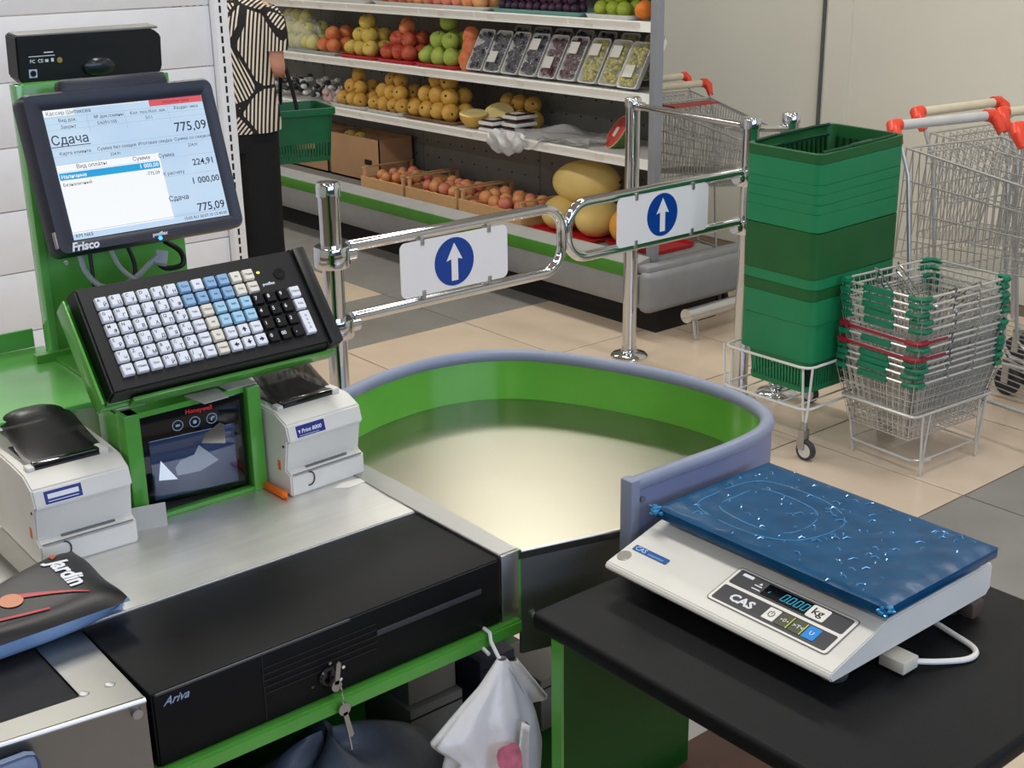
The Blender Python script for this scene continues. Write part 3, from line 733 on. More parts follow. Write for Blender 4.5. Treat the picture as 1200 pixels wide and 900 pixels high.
o = dup(tr, (4.30, 2.66, 0), (0, 0, R(-6)), 'wire trolley with cream grip behind the pale grey one', TG); retint(o, CREAM)
o = dup(tr, (4.49, 2.44, 0), (0, 0, R(-8)), 'wire trolley with cream grip against the wall at the right edge', TG); retint(o, CREAM)
o = dup(tr, (4.385, 4.15, 0), (0, 0, R(-6)), 'wire trolley with cream grip and red flap beside the cooler end', TG, (.84, .68, .947)); retint(o, CREAM)
MB().box(-.155, .155, -.24, -.115, .875, .881).out('seat_flap', M('dull_red_flap', (176, 62, 56), .5), o)
o = dup(tr, (4.555, 4.40, 0), (0, 0, R(-6)), 'far wire trolley with cream grip behind the one at the cooler end', TG, (.7, .68, .947)); retint(o, CREAM)

# ================================================================== GREEN BASKET STACK
def rrect(hx, hy, r, n=4):
    out = []
    for (cx, cy, a0) in ((hx-r, -hy+r, -90), (hx-r, hy-r, 0), (-hx+r, hy-r, 90), (-hx+r, -hy+r, 180)):
        for k in range(n+1): a = R(a0+90*k/n); out.append((cx+r*math.cos(a), cy+r*math.sin(a)))
    return out
def loft(b, rings, m=None, close=True):
    n = len(rings[0]); vs = [p for r_ in rings for p in r_]; F = []
    for j in range(len(rings)-1):
        for i in range(n): F.append((j*n+i, j*n+(i+1) % n, (j+1)*n+(i+1) % n, (j+1)*n+i))
    return b._add(vs, F, m)
def hand_basket(label, loc, rot, mat, group, sk=.03):
    t = thing('hand_basket', label, 'basket', loc, group, rot, local=True)
    HX, HY, H = .205, .147, .23; HS = .228-sk
    def ring(hx, hy, z): return [(x, y, z) for x, y in rrect(hx, hy, .03)]
    b = MB()
    def wx(z, d=0): return HX-.010-.016*(1-z/H)-d, HY-.010-.014*(1-z/H)-d
    loft(b, [ring(*wx(.080), .080), ring(*wx(HS), HS), ring(HX-.0015, HY-.0015, HS), ring(HX, HY, HS+.0015), ring(HX, HY, .2285), ring(HX-.0015, HY-.0015, .23), ring(HX-.012, HY-.012, .23), ring(HX-.013, HY-.013, .222), ring(*wx(.080, .003), .080), ring(*wx(.080), .080)])
    loft(b, [ring(*wx(0), 0), ring(*wx(.018), .018), ring(*wx(.018, .003), .018), ring(*wx(0, .003), .004)])
    bx, by = wx(0); b.box(-bx+.012, bx-.012, -by+.012, by-.012, 0, .004)
    body = b.out('body', mat, t)
    b = MB()
    for s in (-1, 1):
        for k in range(27):
            f = -1+2*k/26
            a0, a1 = wx(.018, .0015), wx(.080, .0015)
            if abs(f) < .97: b.box(-.0035, .0035, -.0015, .0015, 0, 1, m=Matrix(((1, 0, f*(a1[0]-a0[0])*.93, f*a0[0]*.93), (0, 1, s*(a1[1]-a0[1]), s*a0[1]), (0, 0, .062, .018), (0, 0, 0, 1))))
        for k in range(19):
            f = -1+2*k/18
            if abs(f) < .97: b.box(-.0015, .0015, -.0035, .0035, 0, 1, m=Matrix(((1, 0, s*(a1[0]-a0[0]), s*a0[0]), (0, 1, f*(a1[1]-a0[1])*.9, f*a0[1]*.9), (0, 0, .062, .018), (0, 0, 0, 1))))
    stuff(b.out('slatted_wall', mat, t))
    if True:
        for s in (-1, 1):
            MB().tube([(-.175, s*.128, .231), (-.10, s*.134, .232), (.10, s*.134, .232), (.175, s*.128, .231)], .0055, 6).box(-.05, .05, s*.134-.008, s*.134+.008, .228, .238, .003).out('handle', BGRNH, t)
    return t
GRP = 'nested green hand baskets on the wheeled frame'
lev = [(.955, 1), (.924, 0), (.861, 0), (.831, 0), (.800, 0), (.770, 0), (.711, 1), (.565, 0), (.530, 1), (.493, 0), (.415, 0)]
names = ['topmost green hand basket of the tall stack', 'second green hand basket from the top of the tall stack', 'third green hand basket from the top of the tall stack', 'fourth green hand basket from the top of the tall stack',
         'fifth green hand basket from the top of the tall stack', 'green hand basket just above the wide gap in the tall stack', 'olive green hand basket standing proud below the wide gap of the stack',
         'green hand basket just under the proud olive one', 'olive banded green hand basket above the frame ring', 'second lowest green hand basket of the tall stack', 'lowest green hand basket standing inside the wheeled frame']
SKS = [.0285, .0605, .028, .029, .028, .054, .142, .0325, .0345, .0755, .12]
for k, ((z, ol), nm) in enumerate(zip(lev, names)):
    zc = z+.010-.23; s = (z-.415)/.54
    loc = (3.343-.014*s, 2.508-.009*s, zc); rot = (R(1.2*s), R(-2.6*s), R(-1.0+.25*math.sin(3*k)))
    q = hand_basket(nm, loc, rot, BGRN2 if ol else BGRN, GRP, SKS[k])
    if k == 2: pa = q
    if k == 0:
        b = MB()
        for s_ in (-1, 1):
            for j in range(15):
                f = -.85+1.7*j/14; b.box(f*.19-.004, f*.19+.004, s_*.1268-.0015, s_*.1268+.0015, .135, .195)
            for j in range(9):
                f = -.8+1.6*j/8; b.box(s_*.1838-.0015, s_*.1838+.0015, f*.125-.004, f*.125+.004, .135, .195)
        stuff(b.out('wall_slots', M('slot_dark_green', (8, 40, 20), .6), q))
t = thing('basket_dolly', 'white wire dolly on casters under the green baskets', 'trolley', (3.345, 2.51, 0))
FW = M('white_coated_wire', (214, 216, 212), .35, var=.03)
cx, cy, hx, hy = 3.330, 2.515, .226, .172
b = MB()
for z in (.300, .165): b.tube([(cx+x, cy+y, z) for x, y in rrect(hx, hy, .035)], .0042, 6, closed=True)
for z in (.165,):
    for k in range(5): y = cy-hy+2*hy*(k+1)/6; b.wire((cx-hx, y, .160), (cx+hx, y, .160), .003)
b.out('ring_frame', FW, t)
for (sx, sy) in ((-1, -1), (-1, 1), (1, -1), (1, 1)):
    px, py = cx+sx*(hx-.012), cy+sy*(hy-.012)
    MB().tube([(px, py-.018, .30), (px, py-.010, .17), (px, py-.004, .118)], .004, 6).tube([(px, py+.018, .30), (px, py+.010, .17), (px, py+.004, .118)], .004, 6).out('corner_leg', FW, t)
    c = MB().cyl((px, py, .095), (px, py, .122), .010, 10).box(px-.014, px-.010, py-.012, py+.012, .035, .098).box(px+.010, px+.014, py-.012, py+.012, .035, .098).out('caster', STEEL2, t)
    MB().cyl((px-.009, py-.012, .032), (px+.009, py-.012, .032), .032, 20).out('tyre', RUBBER, c)
    MB().cyl((px-.0095, py-.012, .032), (px+.0095, py-.012, .032), .023, 20).out('wheel_hub', M('pale_hub', (206, 206, 200), .4), c)

# ================================================================== WIRE BASKET STACK
CLIPG = M('clip_green_plastic', (8, 116, 84), .4); CLIPR = M('clip_red_plastic', (150, 22, 44), .4)
def wire_basket(label, loc, rz, group, red=False):
    t = thing('wire_basket', label, 'basket', loc, group, (0, 0, rz), local=True)
    H = .19; TX, TY, BX, BY = .208, .150, .168, .115
    def P(u, v, z):
        k = z/H; return V((u*(BX+(TX-BX)*k), v*(BY+(TY-BY)*k), z))
    b = MB()
    for k in range(17):
        f = -1+2*k/16
        for s in (-1, 1): b.wire(P(f, s, 0), P(f, s, H), .0012)
        b.wire(P(f, -1, 0), P(f, 1, 0), .0012)
    for k in range(13):
        f = -1+2*k/12
        for s in (-1, 1): b.wire(P(s, f, 0), P(s, f, H), .0012)
        b.wire(P(-1, f, 0), P(1, f, 0), .0012)
    for z, r in ((0, .002), (.045, .0016), (.09, .0016), (.135, .0016)):
        b.tube([P(x, y, z) for x, y in ((-1, -1), (1, -1), (1, 1), (-1, 1))], r, 4, closed=True)
    stuff(b.out('wire_mesh', WIRE, t))
    rr = rrect(TX, TY, .018, 3)
    MB().tube([(x, y, H) for x, y in rr], .0038, 8, closed=True).out('rim', WIRE, t)
    if True:
        for sx in (-1, 1):
            for sy in (-1, 1):
                MB().tube([(sx*(TX+.001), sy*(TY-.042), H-.003), (sx*(TX+.001), sy*(TY-.012), H-.003), (sx*(TX-.012), sy*(TY+.001), H-.003), (sx*(TX-.042), sy*(TY+.001), H-.003)], .0088, 6).out('corner_clip', CLIPR if (red and sx < 0) else CLIPG, t)
        b = MB()
        if red: b.tube([(-TX-.001, -TY+.035, H-.002), (-TX-.001, TY-.035, H-.002)], .0052, 6).tube([(-TX+.03, -TY-.001, H-.002), (-TX+.13, -TY-.001, H-.002)], .005, 6)
        else: b.box(-TX-.006, -TX+.002, -.05, .06, H-.015, H+.004, .002)
        b.out('name_strip', CLIPR if red else CLIPG, t)
    for s in (-1, 1):
        y = s*(TY+.003)
        MB().tube([(-.062, y, H-.003), (-.055, y, H+.010), (-.05, y-s*.01, H+.006), (-.05, s*.06, H-.07), (.05, s*.06, H-.07), (.05, y-s*.01, H+.006), (.055, y, H+.010), (.062, y, H-.003)], .0032, 6).out('handle', CHROME, t)
    return t
WG = 'nested chrome wire baskets on the low stand'
zz = [.563, .540, .515, .493, .466, .430, .411, .380, .364, .344, .325, .300]
nm = ['topmost wire basket of the chrome stack', 'second wire basket from the top', 'third wire basket from the top', 'fourth wire basket from the top', 'green clipped wire basket right above the upper red one',
      'wire basket with the upper red rim strip', 'green clipped wire basket between the two red strips', 'wire basket with the lower red rim strip', 'green clipped wire basket right under the lower red one', 'third lowest wire basket of the stack', 'second lowest wire basket of the stack', 'lowest wire basket resting in the stand']
wg = wr = None
for k, z in enumerate(zz):
    loc = (3.432+.004*math.sin(5*k), 2.172+.003*math.cos(7*k), z-.19); rz = R(-5+1.2*math.sin(2.3*k))
    if k in (5, 7):
        if wr is None: wr = wire_basket(nm[k], loc, rz, WG, True)
        else: dup(wr, loc, (0, 0, rz), nm[k], WG)
    else:
        if wg is None: wg = wire_basket(nm[k], loc, rz, WG)
        else: dup(wg, loc, (0, 0, rz), nm[k], WG)
t = thing('basket_stand', 'low chrome wire stand under the wire baskets', 'stand', (3.41, 2.15, 0), None, (0, 0, R(-4)), local=True)
MB().tube([(x+.02, y+.02, .195) for x, y in rrect(.195, .142, .02)], .0048, 8, closed=True).out('top_ring', WIRE, t)
MB().tube([(-.14, .135, .045), (-.145, -.10, .045), (-.12, -.125, .045), (-.09, -.128, .045)], .0045, 8).tube([(-.13, .135, .05), (.14, .135, .05), (.14, -.12, .05), (-.12, -.128, .05)], .003, 6, closed=False).tube([(-.1, 0, .05), (.14, 0, .05)], .0028, 6).out('lower_ring', WIRE, t)
for sx in (-1, 1):
    for sy in (-1, 1):
        MB().tube([(.02+sx*.155, .02+sy*.142, .195), (sx*.135, sy*.13, .002)], .0042, 8).tube([(.02+sx*.12, .02+sy*.142, .195), (sx*.135, sy*.13, .002)], .0038, 8).out('leg', WIRE, t)

# ================================================================== CHECKOUT
t = CK = thing('checkout_counter', 'green and brushed steel checkout counter in the foreground', 'counter', (.7, 1.4, 0))
MB().prism([(.4525, 1.335), (.925, 1.3335), (.9255, 1.40), (.963, 1.40), (.963, 1.66), (.4525, 1.66)], .835, .850, bev=.0015).out('worktop', STEEL, t)
MB().prism([(.9255, 1.1535), (.9545, 1.1535), (.9625, 1.40), (.9625, 1.60), (.9335, 1.60), (.9255, 1.40)], .838, .852, bev=.001).out('edge_strip', STEEL2, t)
MB().box(.9255, .9535, 1.150, 1.1545, .752, .851, .0012).out('edge_face', STEEL2, t)
MB().box(.953, .957, 1.150, 1.158, .752, .851).out('green_sliver', GREEN, t)
MB().prism([(.445, 1.140), (.952, 1.140), (.952, 1.172), (.445, 1.172)], .737, .757, bev=.003).out('support_bar', GREEN, t)
MB().box(.445, .952, 1.172, 1.64, .745, .756).out('drawer_shelf', GREEN_D, t)
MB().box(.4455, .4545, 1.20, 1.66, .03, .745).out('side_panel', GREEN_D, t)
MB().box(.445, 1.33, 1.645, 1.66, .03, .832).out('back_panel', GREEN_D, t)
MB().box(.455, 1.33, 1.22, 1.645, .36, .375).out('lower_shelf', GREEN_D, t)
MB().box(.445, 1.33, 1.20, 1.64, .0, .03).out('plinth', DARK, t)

t = thing('conveyor_end', 'brushed steel conveyor end with black rubber belt at lower left', 'conveyor', (.2, 1.4, 0))
MB().prism([(-.4, 1.262), (.305, 1.168), (.448, 1.149), (.452, 1.335), (.452, 1.62), (.398, 1.62), (.399, 1.1925), (.315, 1.2005), (-.4, 1.29)], .838, .8505, bev=.0012).out('top_plate', STEEL3, t)
m_ = MB().hexa([(-.4, 1.262, .45), (.448, 1.149, .45), (.448, 1.153, .45), (-.4, 1.266, .45), (-.4, 1.262, .8495), (.448, 1.149, .8495), (.448, 1.153, .8495), (-.4, 1.266, .8495)]).out('front_plate', STEEL3, t)
d = (V((.448, 1.149, 0))-V((.305, 1.168, 0))).normalized()
MB().cyl((-.4, 1.2605, .8475), (.4475, 1.1475, .8475), .0028, 8).out('edge_trim', STEEL, t)
for (x, y, z) in ((.437, 1.148, .836),):
    MB().cyl((x, y+.003, z), (x-.0005, y-.0035, z), .0055, 12).out('screw', STEEL2, t)
for (x, y) in ((.43, 1.195), (.402, 1.196)):
    MB().lathe([(.006, 0), (.005, .0015), (.002, .002)], 12, T(x, y, .850)).out('screw', STEEL2, t)
MB().prism([(-.4, 1.29), (.30, 1.2025), (.3975, 1.193), (.3975, 1.62), (-.4, 1.62)], .835, .8475).out('belt', BELT, t)
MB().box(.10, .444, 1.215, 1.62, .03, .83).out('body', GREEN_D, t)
g = MB().box(.262, .3345, -.010, .006, .780, .838, .012, m=T(0, 1.1655, 0) @ Matrix.Rotation(R(-2), 4, 'Z')).out('switch_box', M('blue_grey_plastic', (120, 136, 164), .45), t)
MB().box(.300, .320, 1.142, 1.147, .806, .822, .003).out('switch_button', M('pale_blue_plastic', (176, 196, 226), .3), g)
MB().box(.405, .445, 1.1445, 1.151, .70, .762, .002).out('corner_bracket', M('pale_steel', (178, 186, 200), .35, .6), t)

# packing table (corral)
t = thing('packing_table', 'curved packing table with steel base, green wall and grey edge', 'table', (1.2, 1.35, 0))
path = catmull([(.80, 1.585), (.90, 1.597), (.985, 1.610), (1.08, 1.640), (1.18, 1.648), (1.262, 1.628), (1.322, 1.585), (1.365, 1.520), (1.398, 1.440), (1.424, 1.350), (1.434, 1.265), (1.428, 1.190), (1.402, 1.128), (1.350, 1.092), (1.270, 1.080), (1.18, 1.081), (1.086, 1.082)], 5)
path = [V((p[0], p[1], 0)) for p in [tuple(q)+(0,) if len(q) == 2 else q for q in path]]
def offset(P, d):
    out = []
    for i, p in enumerate(P):
        a = P[max(0, i-1)]; b_ = P[min(len(P)-1, i+1)]; tt = (b_-a).normalized(); out.append(p+V((tt.y, -tt.x, 0))*d)
    return out
inn = offset(path, .007); outp = offset(path, -.007)
def strip(b, A, B, z0, z1):
    n = len(A); vs = [(p.x, p.y, z) for z in (z0, z1) for P in (A, B) for p in P]; F = []
    for i in range(n-1):
        a0, a1, b0, b1 = i, n+i, 2*n+i, 3*n+i
        F += [(a0, a0+1, b0+1, b0), (a1+1, a1, b1, b1+1), (b0, b0+1, b1+1, b1), (a0+1, a0, a1, a1+1)]
    F += [(0, 2*n, 3*n, n), (n-1, 2*n-1, 4*n-1, 3*n-1)]
    return b._add(vs, F)
strip(MB(), path, inn, .835, .922).out('inner_wall', M('green_laminate', (94, 172, 56), .12, var=.04, coat=.5), t, ang=60)
strip(MB(), outp, path, .834, .922).out('outer_wall', OUTER, t, ang=60)
MB().tube([(p.x, p.y, .924) for p in path], .0105, 10).out('edge_profile', RIM, t, ang=80)
MB().box(1.076, 1.092, 1.072, 1.094, .830, .934, .003).out('end_cap', RIM, t)
for z in (.905,): MB().cyl((1.096, 1.0745, z), (1.096, 1.0705, z), .004, 10).out('screw', STEEL2, t)
poly = [(p.x, p.y) for p in inn]+[(1.104, 1.090), (1.104, 1.108), (.9535, 1.1495), (.9635, 1.40), (.9635, 1.56)]
poly = [p for p in poly if not (p[0] < .9635 and p[1] > 1.57)]
MB().prism(poly, .838, .8495).out('base_sheet', M('mirror_worn_steel', (168, 164, 146), .3, 1, var=.06, scale=4, rvar=.06, detail=6), t, ang=20)
MB().hexa([(.9565, 1.1500, .70), (1.104, 1.1085, .70), (1.104, 1.1125, .70), (.9565, 1.154, .70), (.9565, 1.1500, .849), (1.104, 1.1085, .849), (1.104, 1.1125, .849), (.9565, 1.154, .849)]).out('skirt', STEEL2, t)
MB().cyl((.957, 1.1495, .8485), (1.104, 1.1085, .8485), .002, 8).out('front_trim', STEEL, t)
MB().cyl((.975, 1.146, .752), (.974, 1.139, .752), .004, 10).out('screw', CHROME, t)

# black side table under the scale
t = thing('side_table', 'black laminate side table with green leg panel under the scale', 'table', (1.14, .81, 0))
MB().box(.905, 1.380, .545, 1.070, .791, .815, .007, seg=3).out('tabletop', BOARD, t)
MB().box(.912, 1.140, 1.020, 1.034, .52, .791).out('side_panel', GREEN_D, t)
MB().box(.908, .912, 1.018, 1.036, .52, .791).out('panel_edge', GREEN, t)
MB().box(.925, 1.37, .99, 1.05, .43, .52).out('under_box', M('brown_board', (96, 66, 52), .7), t)
for (x0, y0_, zt) in ((.95, .99, .43), (1.33, .99, .43), (1.33, .58, .79), (.95, .58, .79)): MB().box(x0, x0+.035, y0_, y0_+.035, 0, zt).out('leg', DARK, t)

# cash drawer
t = thing('cash_drawer', 'black metal cash drawer with key lock under the worktop', 'cash drawer', (.69, 1.24, .757))
MB().box(.4545, .9245, 1.153, 1.60, .7575, .8335, .002).out('case_lower', BLACK2, t)
MB().box(.4545, .9245, 1.153, 1.334, .82, .848, .0025).out('case', BLACK2, t)
MB().box(.457, .9225, 1.1505, 1.154, .7590, .8465, .0012).out('drawer_front', BLACK2, t)
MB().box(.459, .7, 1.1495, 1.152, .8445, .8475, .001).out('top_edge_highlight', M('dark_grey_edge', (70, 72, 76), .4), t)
MB().box(.735, .892, 1.1485, 1.151, .811, .8185, .001).out('media_slot', M('dark_grey_slot', (52, 54, 58), .5), t)
b = MB()
for k in range(5): b.box(.585, .735, 1.1495, 1.151, .795+.008*k, .7965+.008*k)
b.out('ribs', BLACK, t)
MB().box(.5835, .5845, 1.1495, 1.151, .760, .846).out('joint_line', BLACK, t)
lk = MB().lathe([(.0125, 0), (.0125, .003), (.010, .006), (.004, .0065)], 24, T(.6655, 1.151, .785) @ Matrix.Rotation(R(90), 4, 'X')).out('lock', M('dark_lock_metal', (70, 70, 74), .25, 1), t)
MB().box(.6645, .6665, 1.1435, 1.1455, .781, .789).out('keyhole', SLOT, lk)
for a in (80, 15, 200, -40): MB().cyl((.6655+.022*math.cos(R(a)), 1.1505, .785+.016*math.sin(R(a))), (.6655+.022*math.cos(R(a)), 1.149, .785+.016*math.sin(R(a))), .0022, 8).out('lock_mark', CHROME, t)
FX = Matrix.Rotation(R(90), 4, 'X')
MB().text('Ariva', .0135, T(.467, 1.1503, .830) @ FX, bold=.01, shear=.5).out('brand_lettering', M('blue_grey_print', (150, 164, 196), .5), t)
t = thing('key_ring', 'small keys on a wire ring hanging at the cash drawer lock', 'keys', (.672, 1.136, .74))
MB().tube([(.672+.0002*k, 1.1425-.011*math.sin(2*math.pi*k/16)*1.0, .763+.020*math.cos(2*math.pi*k/16)) for k in range(16)], .0011, 6, closed=True).out('ring', CHROME, t)
MB().prism([(-.003, 0), (.003, 0), (.003, -.034), (0, -.037), (-.003, -.034)], 0, .0016, T(.6745, 1.133, .742) @ FX @ Matrix.Rotation(R(12), 4, 'Z')).lathe([(.008, 0), (.008, .0016)], 14, T(.6745, 1.133, .746) @ FX).out('key', STEEL2, t)
MB().prism([(-.003, 0), (.003, 0), (.003, -.026), (0, -.029), (-.003, -.026)], 0, .0016, T(.668, 1.1365, .780) @ FX @ Matrix.Rotation(R(170), 4, 'Z')).lathe([(.007, 0), (.007, .0016)], 14, T(.668, 1.1365, .778) @ FX).out('key', STEEL2, t)
MB().tube([(.6735, 1.132, .738), (.677, 1.131, .715), (.680, 1.131, .69)], .0016, 6).out('chain', STEEL2, t)

# ------------------------------------------------------------------ terminal stand
t = TS = thing('terminal_stand', 'tall green painted stand holding monitor, keyboard and scanner', 'stand', (.75, 1.7, .85))
MB().box(.654, .884, 1.872, 1.896, .0, 1.397, .002).box(.70, .88, 1.896, 1.985, 1.34, 1.36, .002).out('column', GREEN, t)
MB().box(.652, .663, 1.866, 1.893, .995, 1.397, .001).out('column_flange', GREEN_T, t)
MB().box(.625, .640, 1.57, 1.645, .85, .999, .001).box(.645, .650, 1.645, 1.87, .85, .989, .001).box(.797, .813, 1.55, 1.87, .85, .999, .001).prism([(.625, 1.548), (.813, 1.548), (.813, 1.87), (.6525, 1.87), (.649, 1.646), (.625, 1.646)], .9955, 1.003, bev=.001).box(.625, .813, 1.856, 1.87, .85, 1.01).out('scanner_housing', GREEN, t)
MB().box(.620, .641, 1.545, 1.572, .85, 1.003, .001).box(.795, .815, 1.538, 1.552, .85, 1.003, .001).box(.64, .80, 1.540, 1.552, .85, .856, .001).out('housing_face', GREEN, t)
KM = Matrix.Translation((.620, 1.574, 1.150)) @ Matrix.Rotation(R(51.5), 4, 'X')
MB().box(-.040, .300, -.128, .020, -.042, -.036, .001, KM).box(-.043, -.039, -.128, .018, -.042, -.010, .001, KM).box(.0, .30, -.131, -.126, -.040, -.016, .001, KM).box(-.03, .285, -.125, .02, -.037, -.027, .001, KM).out('keyboard_bracket', GREEN, t)
MB().box(.70, .80, 1.60, 1.88, 1.008, 1.05, .001).box(.70, .80, 1.60, 1.62, 1.01, 1.12, .001).out('bracket_foot', GREEN_D, t)

# flat side tray on the left
poly = [(.648, 1.652), (.648, 1.90), (.66, 1.94), (.30, 1.945), (.30, 1.66), (.50, 1.650)]
poly = [(.648, 1.648), (.652, 1.862), (.668, 1.945), (.25, 1.955), (.25, 1.70)]+[(.505+.02*math.cos(R(a)), 1.668+.02*math.sin(R(a))) for a in (180, 210, 240, 270)]
poly[4] = (.485, 1.80); poly[3] = (.42, 1.955)
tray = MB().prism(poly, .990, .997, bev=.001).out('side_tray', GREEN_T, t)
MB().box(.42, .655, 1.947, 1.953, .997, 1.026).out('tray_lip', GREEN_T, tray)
for (x, z) in ((.690, 1.160), (.692, 1.136)): MB().lathe([(.0045, 0), (.003, .003)], 12, T(x, 1.8725, z) @ FX).out('screw', STEEL, t)

# cables under the monitor
cb = M('grey_cable', (150, 156, 160), .45); cbk = M('black_cable', (16, 17, 19), .45)
t = thing('monitor_cables', 'grey and black cables hanging below the monitor', 'cables', (.76, 1.82, 1.13))
MB().tube(catmull([(.700, 1.835, 1.155), (.702, 1.825, 1.130), (.718, 1.815, 1.108), (.745, 1.81, 1.104), (.770, 1.805, 1.115), (.790, 1.80, 1.132), (.805, 1.80, 1.142)], 6), .0042, 8).out('grey_cable', cb, t)
MB().tube(catmull([(.745, 1.83, 1.155), (.748, 1.81, 1.132), (.765, 1.80, 1.112), (.785, 1.81, 1.104)], 6), .0035, 8).out('grey_cable', cb, t)
MB().tube(catmull([(.715, 1.835, 1.16), (.712, 1.826, 1.12), (.708, 1.82, 1.08)], 6), .003, 8).out('black_cable', cbk, t)
MB().tube(catmull([(.772, 1.835, 1.16), (.775, 1.82, 1.13), (.768, 1.81, 1.10)], 6), .0035, 8).out('black_cable', cbk, t)
MB().tube(catmull([(.83, 1.83, 1.155), (.845, 1.81, 1.14), (.842, 1.80, 1.122), (.82, 1.81, 1.118), (.808, 1.82, 1.13)], 6), .0042, 8).out('black_cable', cbk, t)
MB().box(-.009, .009, -.012, .012, -.005, .005, .002, T(.809, 1.80, 1.137) @ Euler((R(40), R(10), R(-30))).to_matrix().to_4x4()).out('connector', M('clear_grey_plug', (170, 176, 184), .2), t)

# ------------------------------------------------------------------ monitor
SW, SH = .246, .1845
t = thing('touch_monitor', 'dark bezel point of sale monitor showing a bright blue receipt screen', 'monitor', (.771, 1.754, 1.286), None, (R(72.2), 0, R(.8)), local=True); t.scale = (.96,)*3
def rr2(x0, x1, y0, y1, r, n=5):
    out = []
    for (cx, cy, a0) in ((x1-r, y0+r, -90), (x1-r, y1-r, 0), (x0+r, y1-r, 90), (x0+r, y0+r, 180)):
        for k in range(n+1): a = R(a0+90*k/n); out.append((cx+r*math.cos(a), cy+r*math.sin(a)))
    return out
b = MB()
o1 = rr2(-.152, .146, -.113, .118, .014); o2 = rr2(-.148, .142, -.109, .114, .012)
i1 = rr2(-SW/2-.001, SW/2+.001, -SH/2-.001, SH/2+.001, .002); i0 = rr2(-.135, .13, -.097, .10, .02); n = len(o1)
rings = [[(x, y, -.045) for x, y in i0], [(x, y, -.030) for x, y in o1], [(x, y, -.004) for x, y in o1], [(x, y, .004) for x, y in o2], [(x, y, .0035) for x, y in rr2(-SW/2-.008, SW/2+.008, -SH/2-.008, SH/2+.008, .004)], [(x, y, -.001) for x, y in i1]]
loft(b, rings); b._add(rings[0], [tuple(range(n))[::-1]]); b._add(rings[-1], [tuple(range(n))])
b.out('bezel', BEZEL, t)
scr = MB().box(-SW/2, SW/2, -SH/2, SH/2, -.0012, .0002).out('screen', M('screen_blue', (188, 216, 244), .25, emit=.92, c2=(204, 228, 248), scale=9, dark=True), t)
def sx(u): return -SW/2+u*SW
def sy(v): return SH/2-v*SH
SWH = M('screen_white', (248, 251, 253), .25, emit=.96, var=0, dark=True); SBL = M('screen_cyan', (24, 166, 226), .25, emit=.9, var=0, dark=True); SRD = M('screen_red', (226, 92, 100), .25, emit=.9, var=0, dark=True)
STX = M('screen_text', (24, 32, 50), .5, var=0); SLN = M('screen_line', (150, 176, 196), .25, emit=.9, var=0, dark=True)
MB().box(sx(.0), sx(.635), sy(.955), sy(.42), .0003, .0005).out('list_panel', SWH, scr)
MB().box(sx(.0), sx(1), sy(.005), sy(.0), .0003, .0004).box(sx(.0), sx(.18), sy(.05), sy(.005), .0002, .0003).out('title_strip', SWH, scr)
MB().box(sx(.004), sx(.625), sy(.54), sy(.485), .0006, .0008).out('highlight_row', SBL, scr)
MB().box(sx(.65), sx(.998), sy(.05), sy(.0), .0004, .0006).out('status_tab', SRD, scr)
b = MB()
for v in (.06, .11, .155, .30, .36): b.box(sx(.0), sx(1), sy(v+.0018), sy(v), .0003, .0004)
for u in (.25, .48, .76): b.box(sx(u), sx(u+.0015), sy(.2), sy(.06), .0003, .0004)
for v in (.42, .475): b.box(sx(0), sx(.62), sy(v+.002), sy(v), .0005, .0006)
for v in (.47, .62, .93): b.box(sx(.64), sx(1), sy(v+.0018), sy(v), .0003, .0004)
b.box(sx(0), sx(1), sy(.945), sy(.942), .0005, .0006)
b.out('grid_lines', SLN, scr)
b = MB(); dg = .0007
def tx(s, u, v, h, al='LEFT', bold=0): b.text(s, h*SH/.72, T(sx(u), sy(v), dg), al, bold, ext=.00005)
tx('Кассир Шитикова', .012, .042, .030); tx('Вид док.', .075, .098, .026); tx('№ док./смены', .29, .098, .026); tx('Кол. поз./Кол. зак.', .515, .098, .026); tx('Раздел чека', .80, .093, .026)
tx('Закрыт', .08, .15, .026); tx('5/6291/105', .302, .147, .026); tx('5/11', .605, .145, .026)
tx('Сдача', .005, .268, .072, bold=.006); b.box(sx(.0), sx(.235), sy(.288), sy(.282), .0006, .0008)
tx('775,09', .99, .272, .076, 'RIGHT', .006)
tx('Карта клиента', .036, .349, .026); tx('Сумма без скидки', .264, .346, .026); tx('Итоговая скидка', .52, .345, .026); tx('Сумма со скидкой', .755, .344, .026)
tx('224,91', .335, .397, .024); tx('224,91', .835, .402, .024)
tx('Вид оплаты', .115, .462, .032); tx('Сумма', .463, .461, .032); tx('Сумма', .628, .462, .030)
tx('224,91', .985, .557, .052, 'RIGHT', .012); tx('К расчету', .632, .609, .028); tx('1 000,00', .992, .706, .052, 'RIGHT', .012)
tx('Сдача', .63, .819, .042, bold=.008); tx('775,09', .987, .931, .066, 'RIGHT', .010)
tx('15:05 RU 30.07.10 15:40:00', .99, .985, .025, 'RIGHT'); tx('RM N65', .012, .985, .030)
tx('-775,09', .615, .588, .028, 'RIGHT'); tx('Безналичный', .012, .588, .026)
b.out('screen_lettering', STX, scr, smooth=False)
b = MB(); dg = .0009
tx('Наличные', .012, .528, .030, bold=.012); tx('1 000,00', .618, .526, .034, 'RIGHT', .012)
b.out('row_lettering', SWH, scr, smooth=False)
b = MB(); dg = .0008; tx('Закрытие чека', .82, .036, .024, 'CENTER'); b.out('tab_lettering', M('dark_red_text', (150, 30, 40), .5), scr, smooth=False)
MB().text('Frisco', .0165, T(-.1315, -.1075, .0042), bold=.035, shear=.25).out('brand_lettering', PRINTW, t, smooth=False)
MB().text('posiflex', .0075, T(-.008, -.1055, .0042), bold=.03, shear=.2).out('maker_lettering', PRINTW, t, smooth=False)
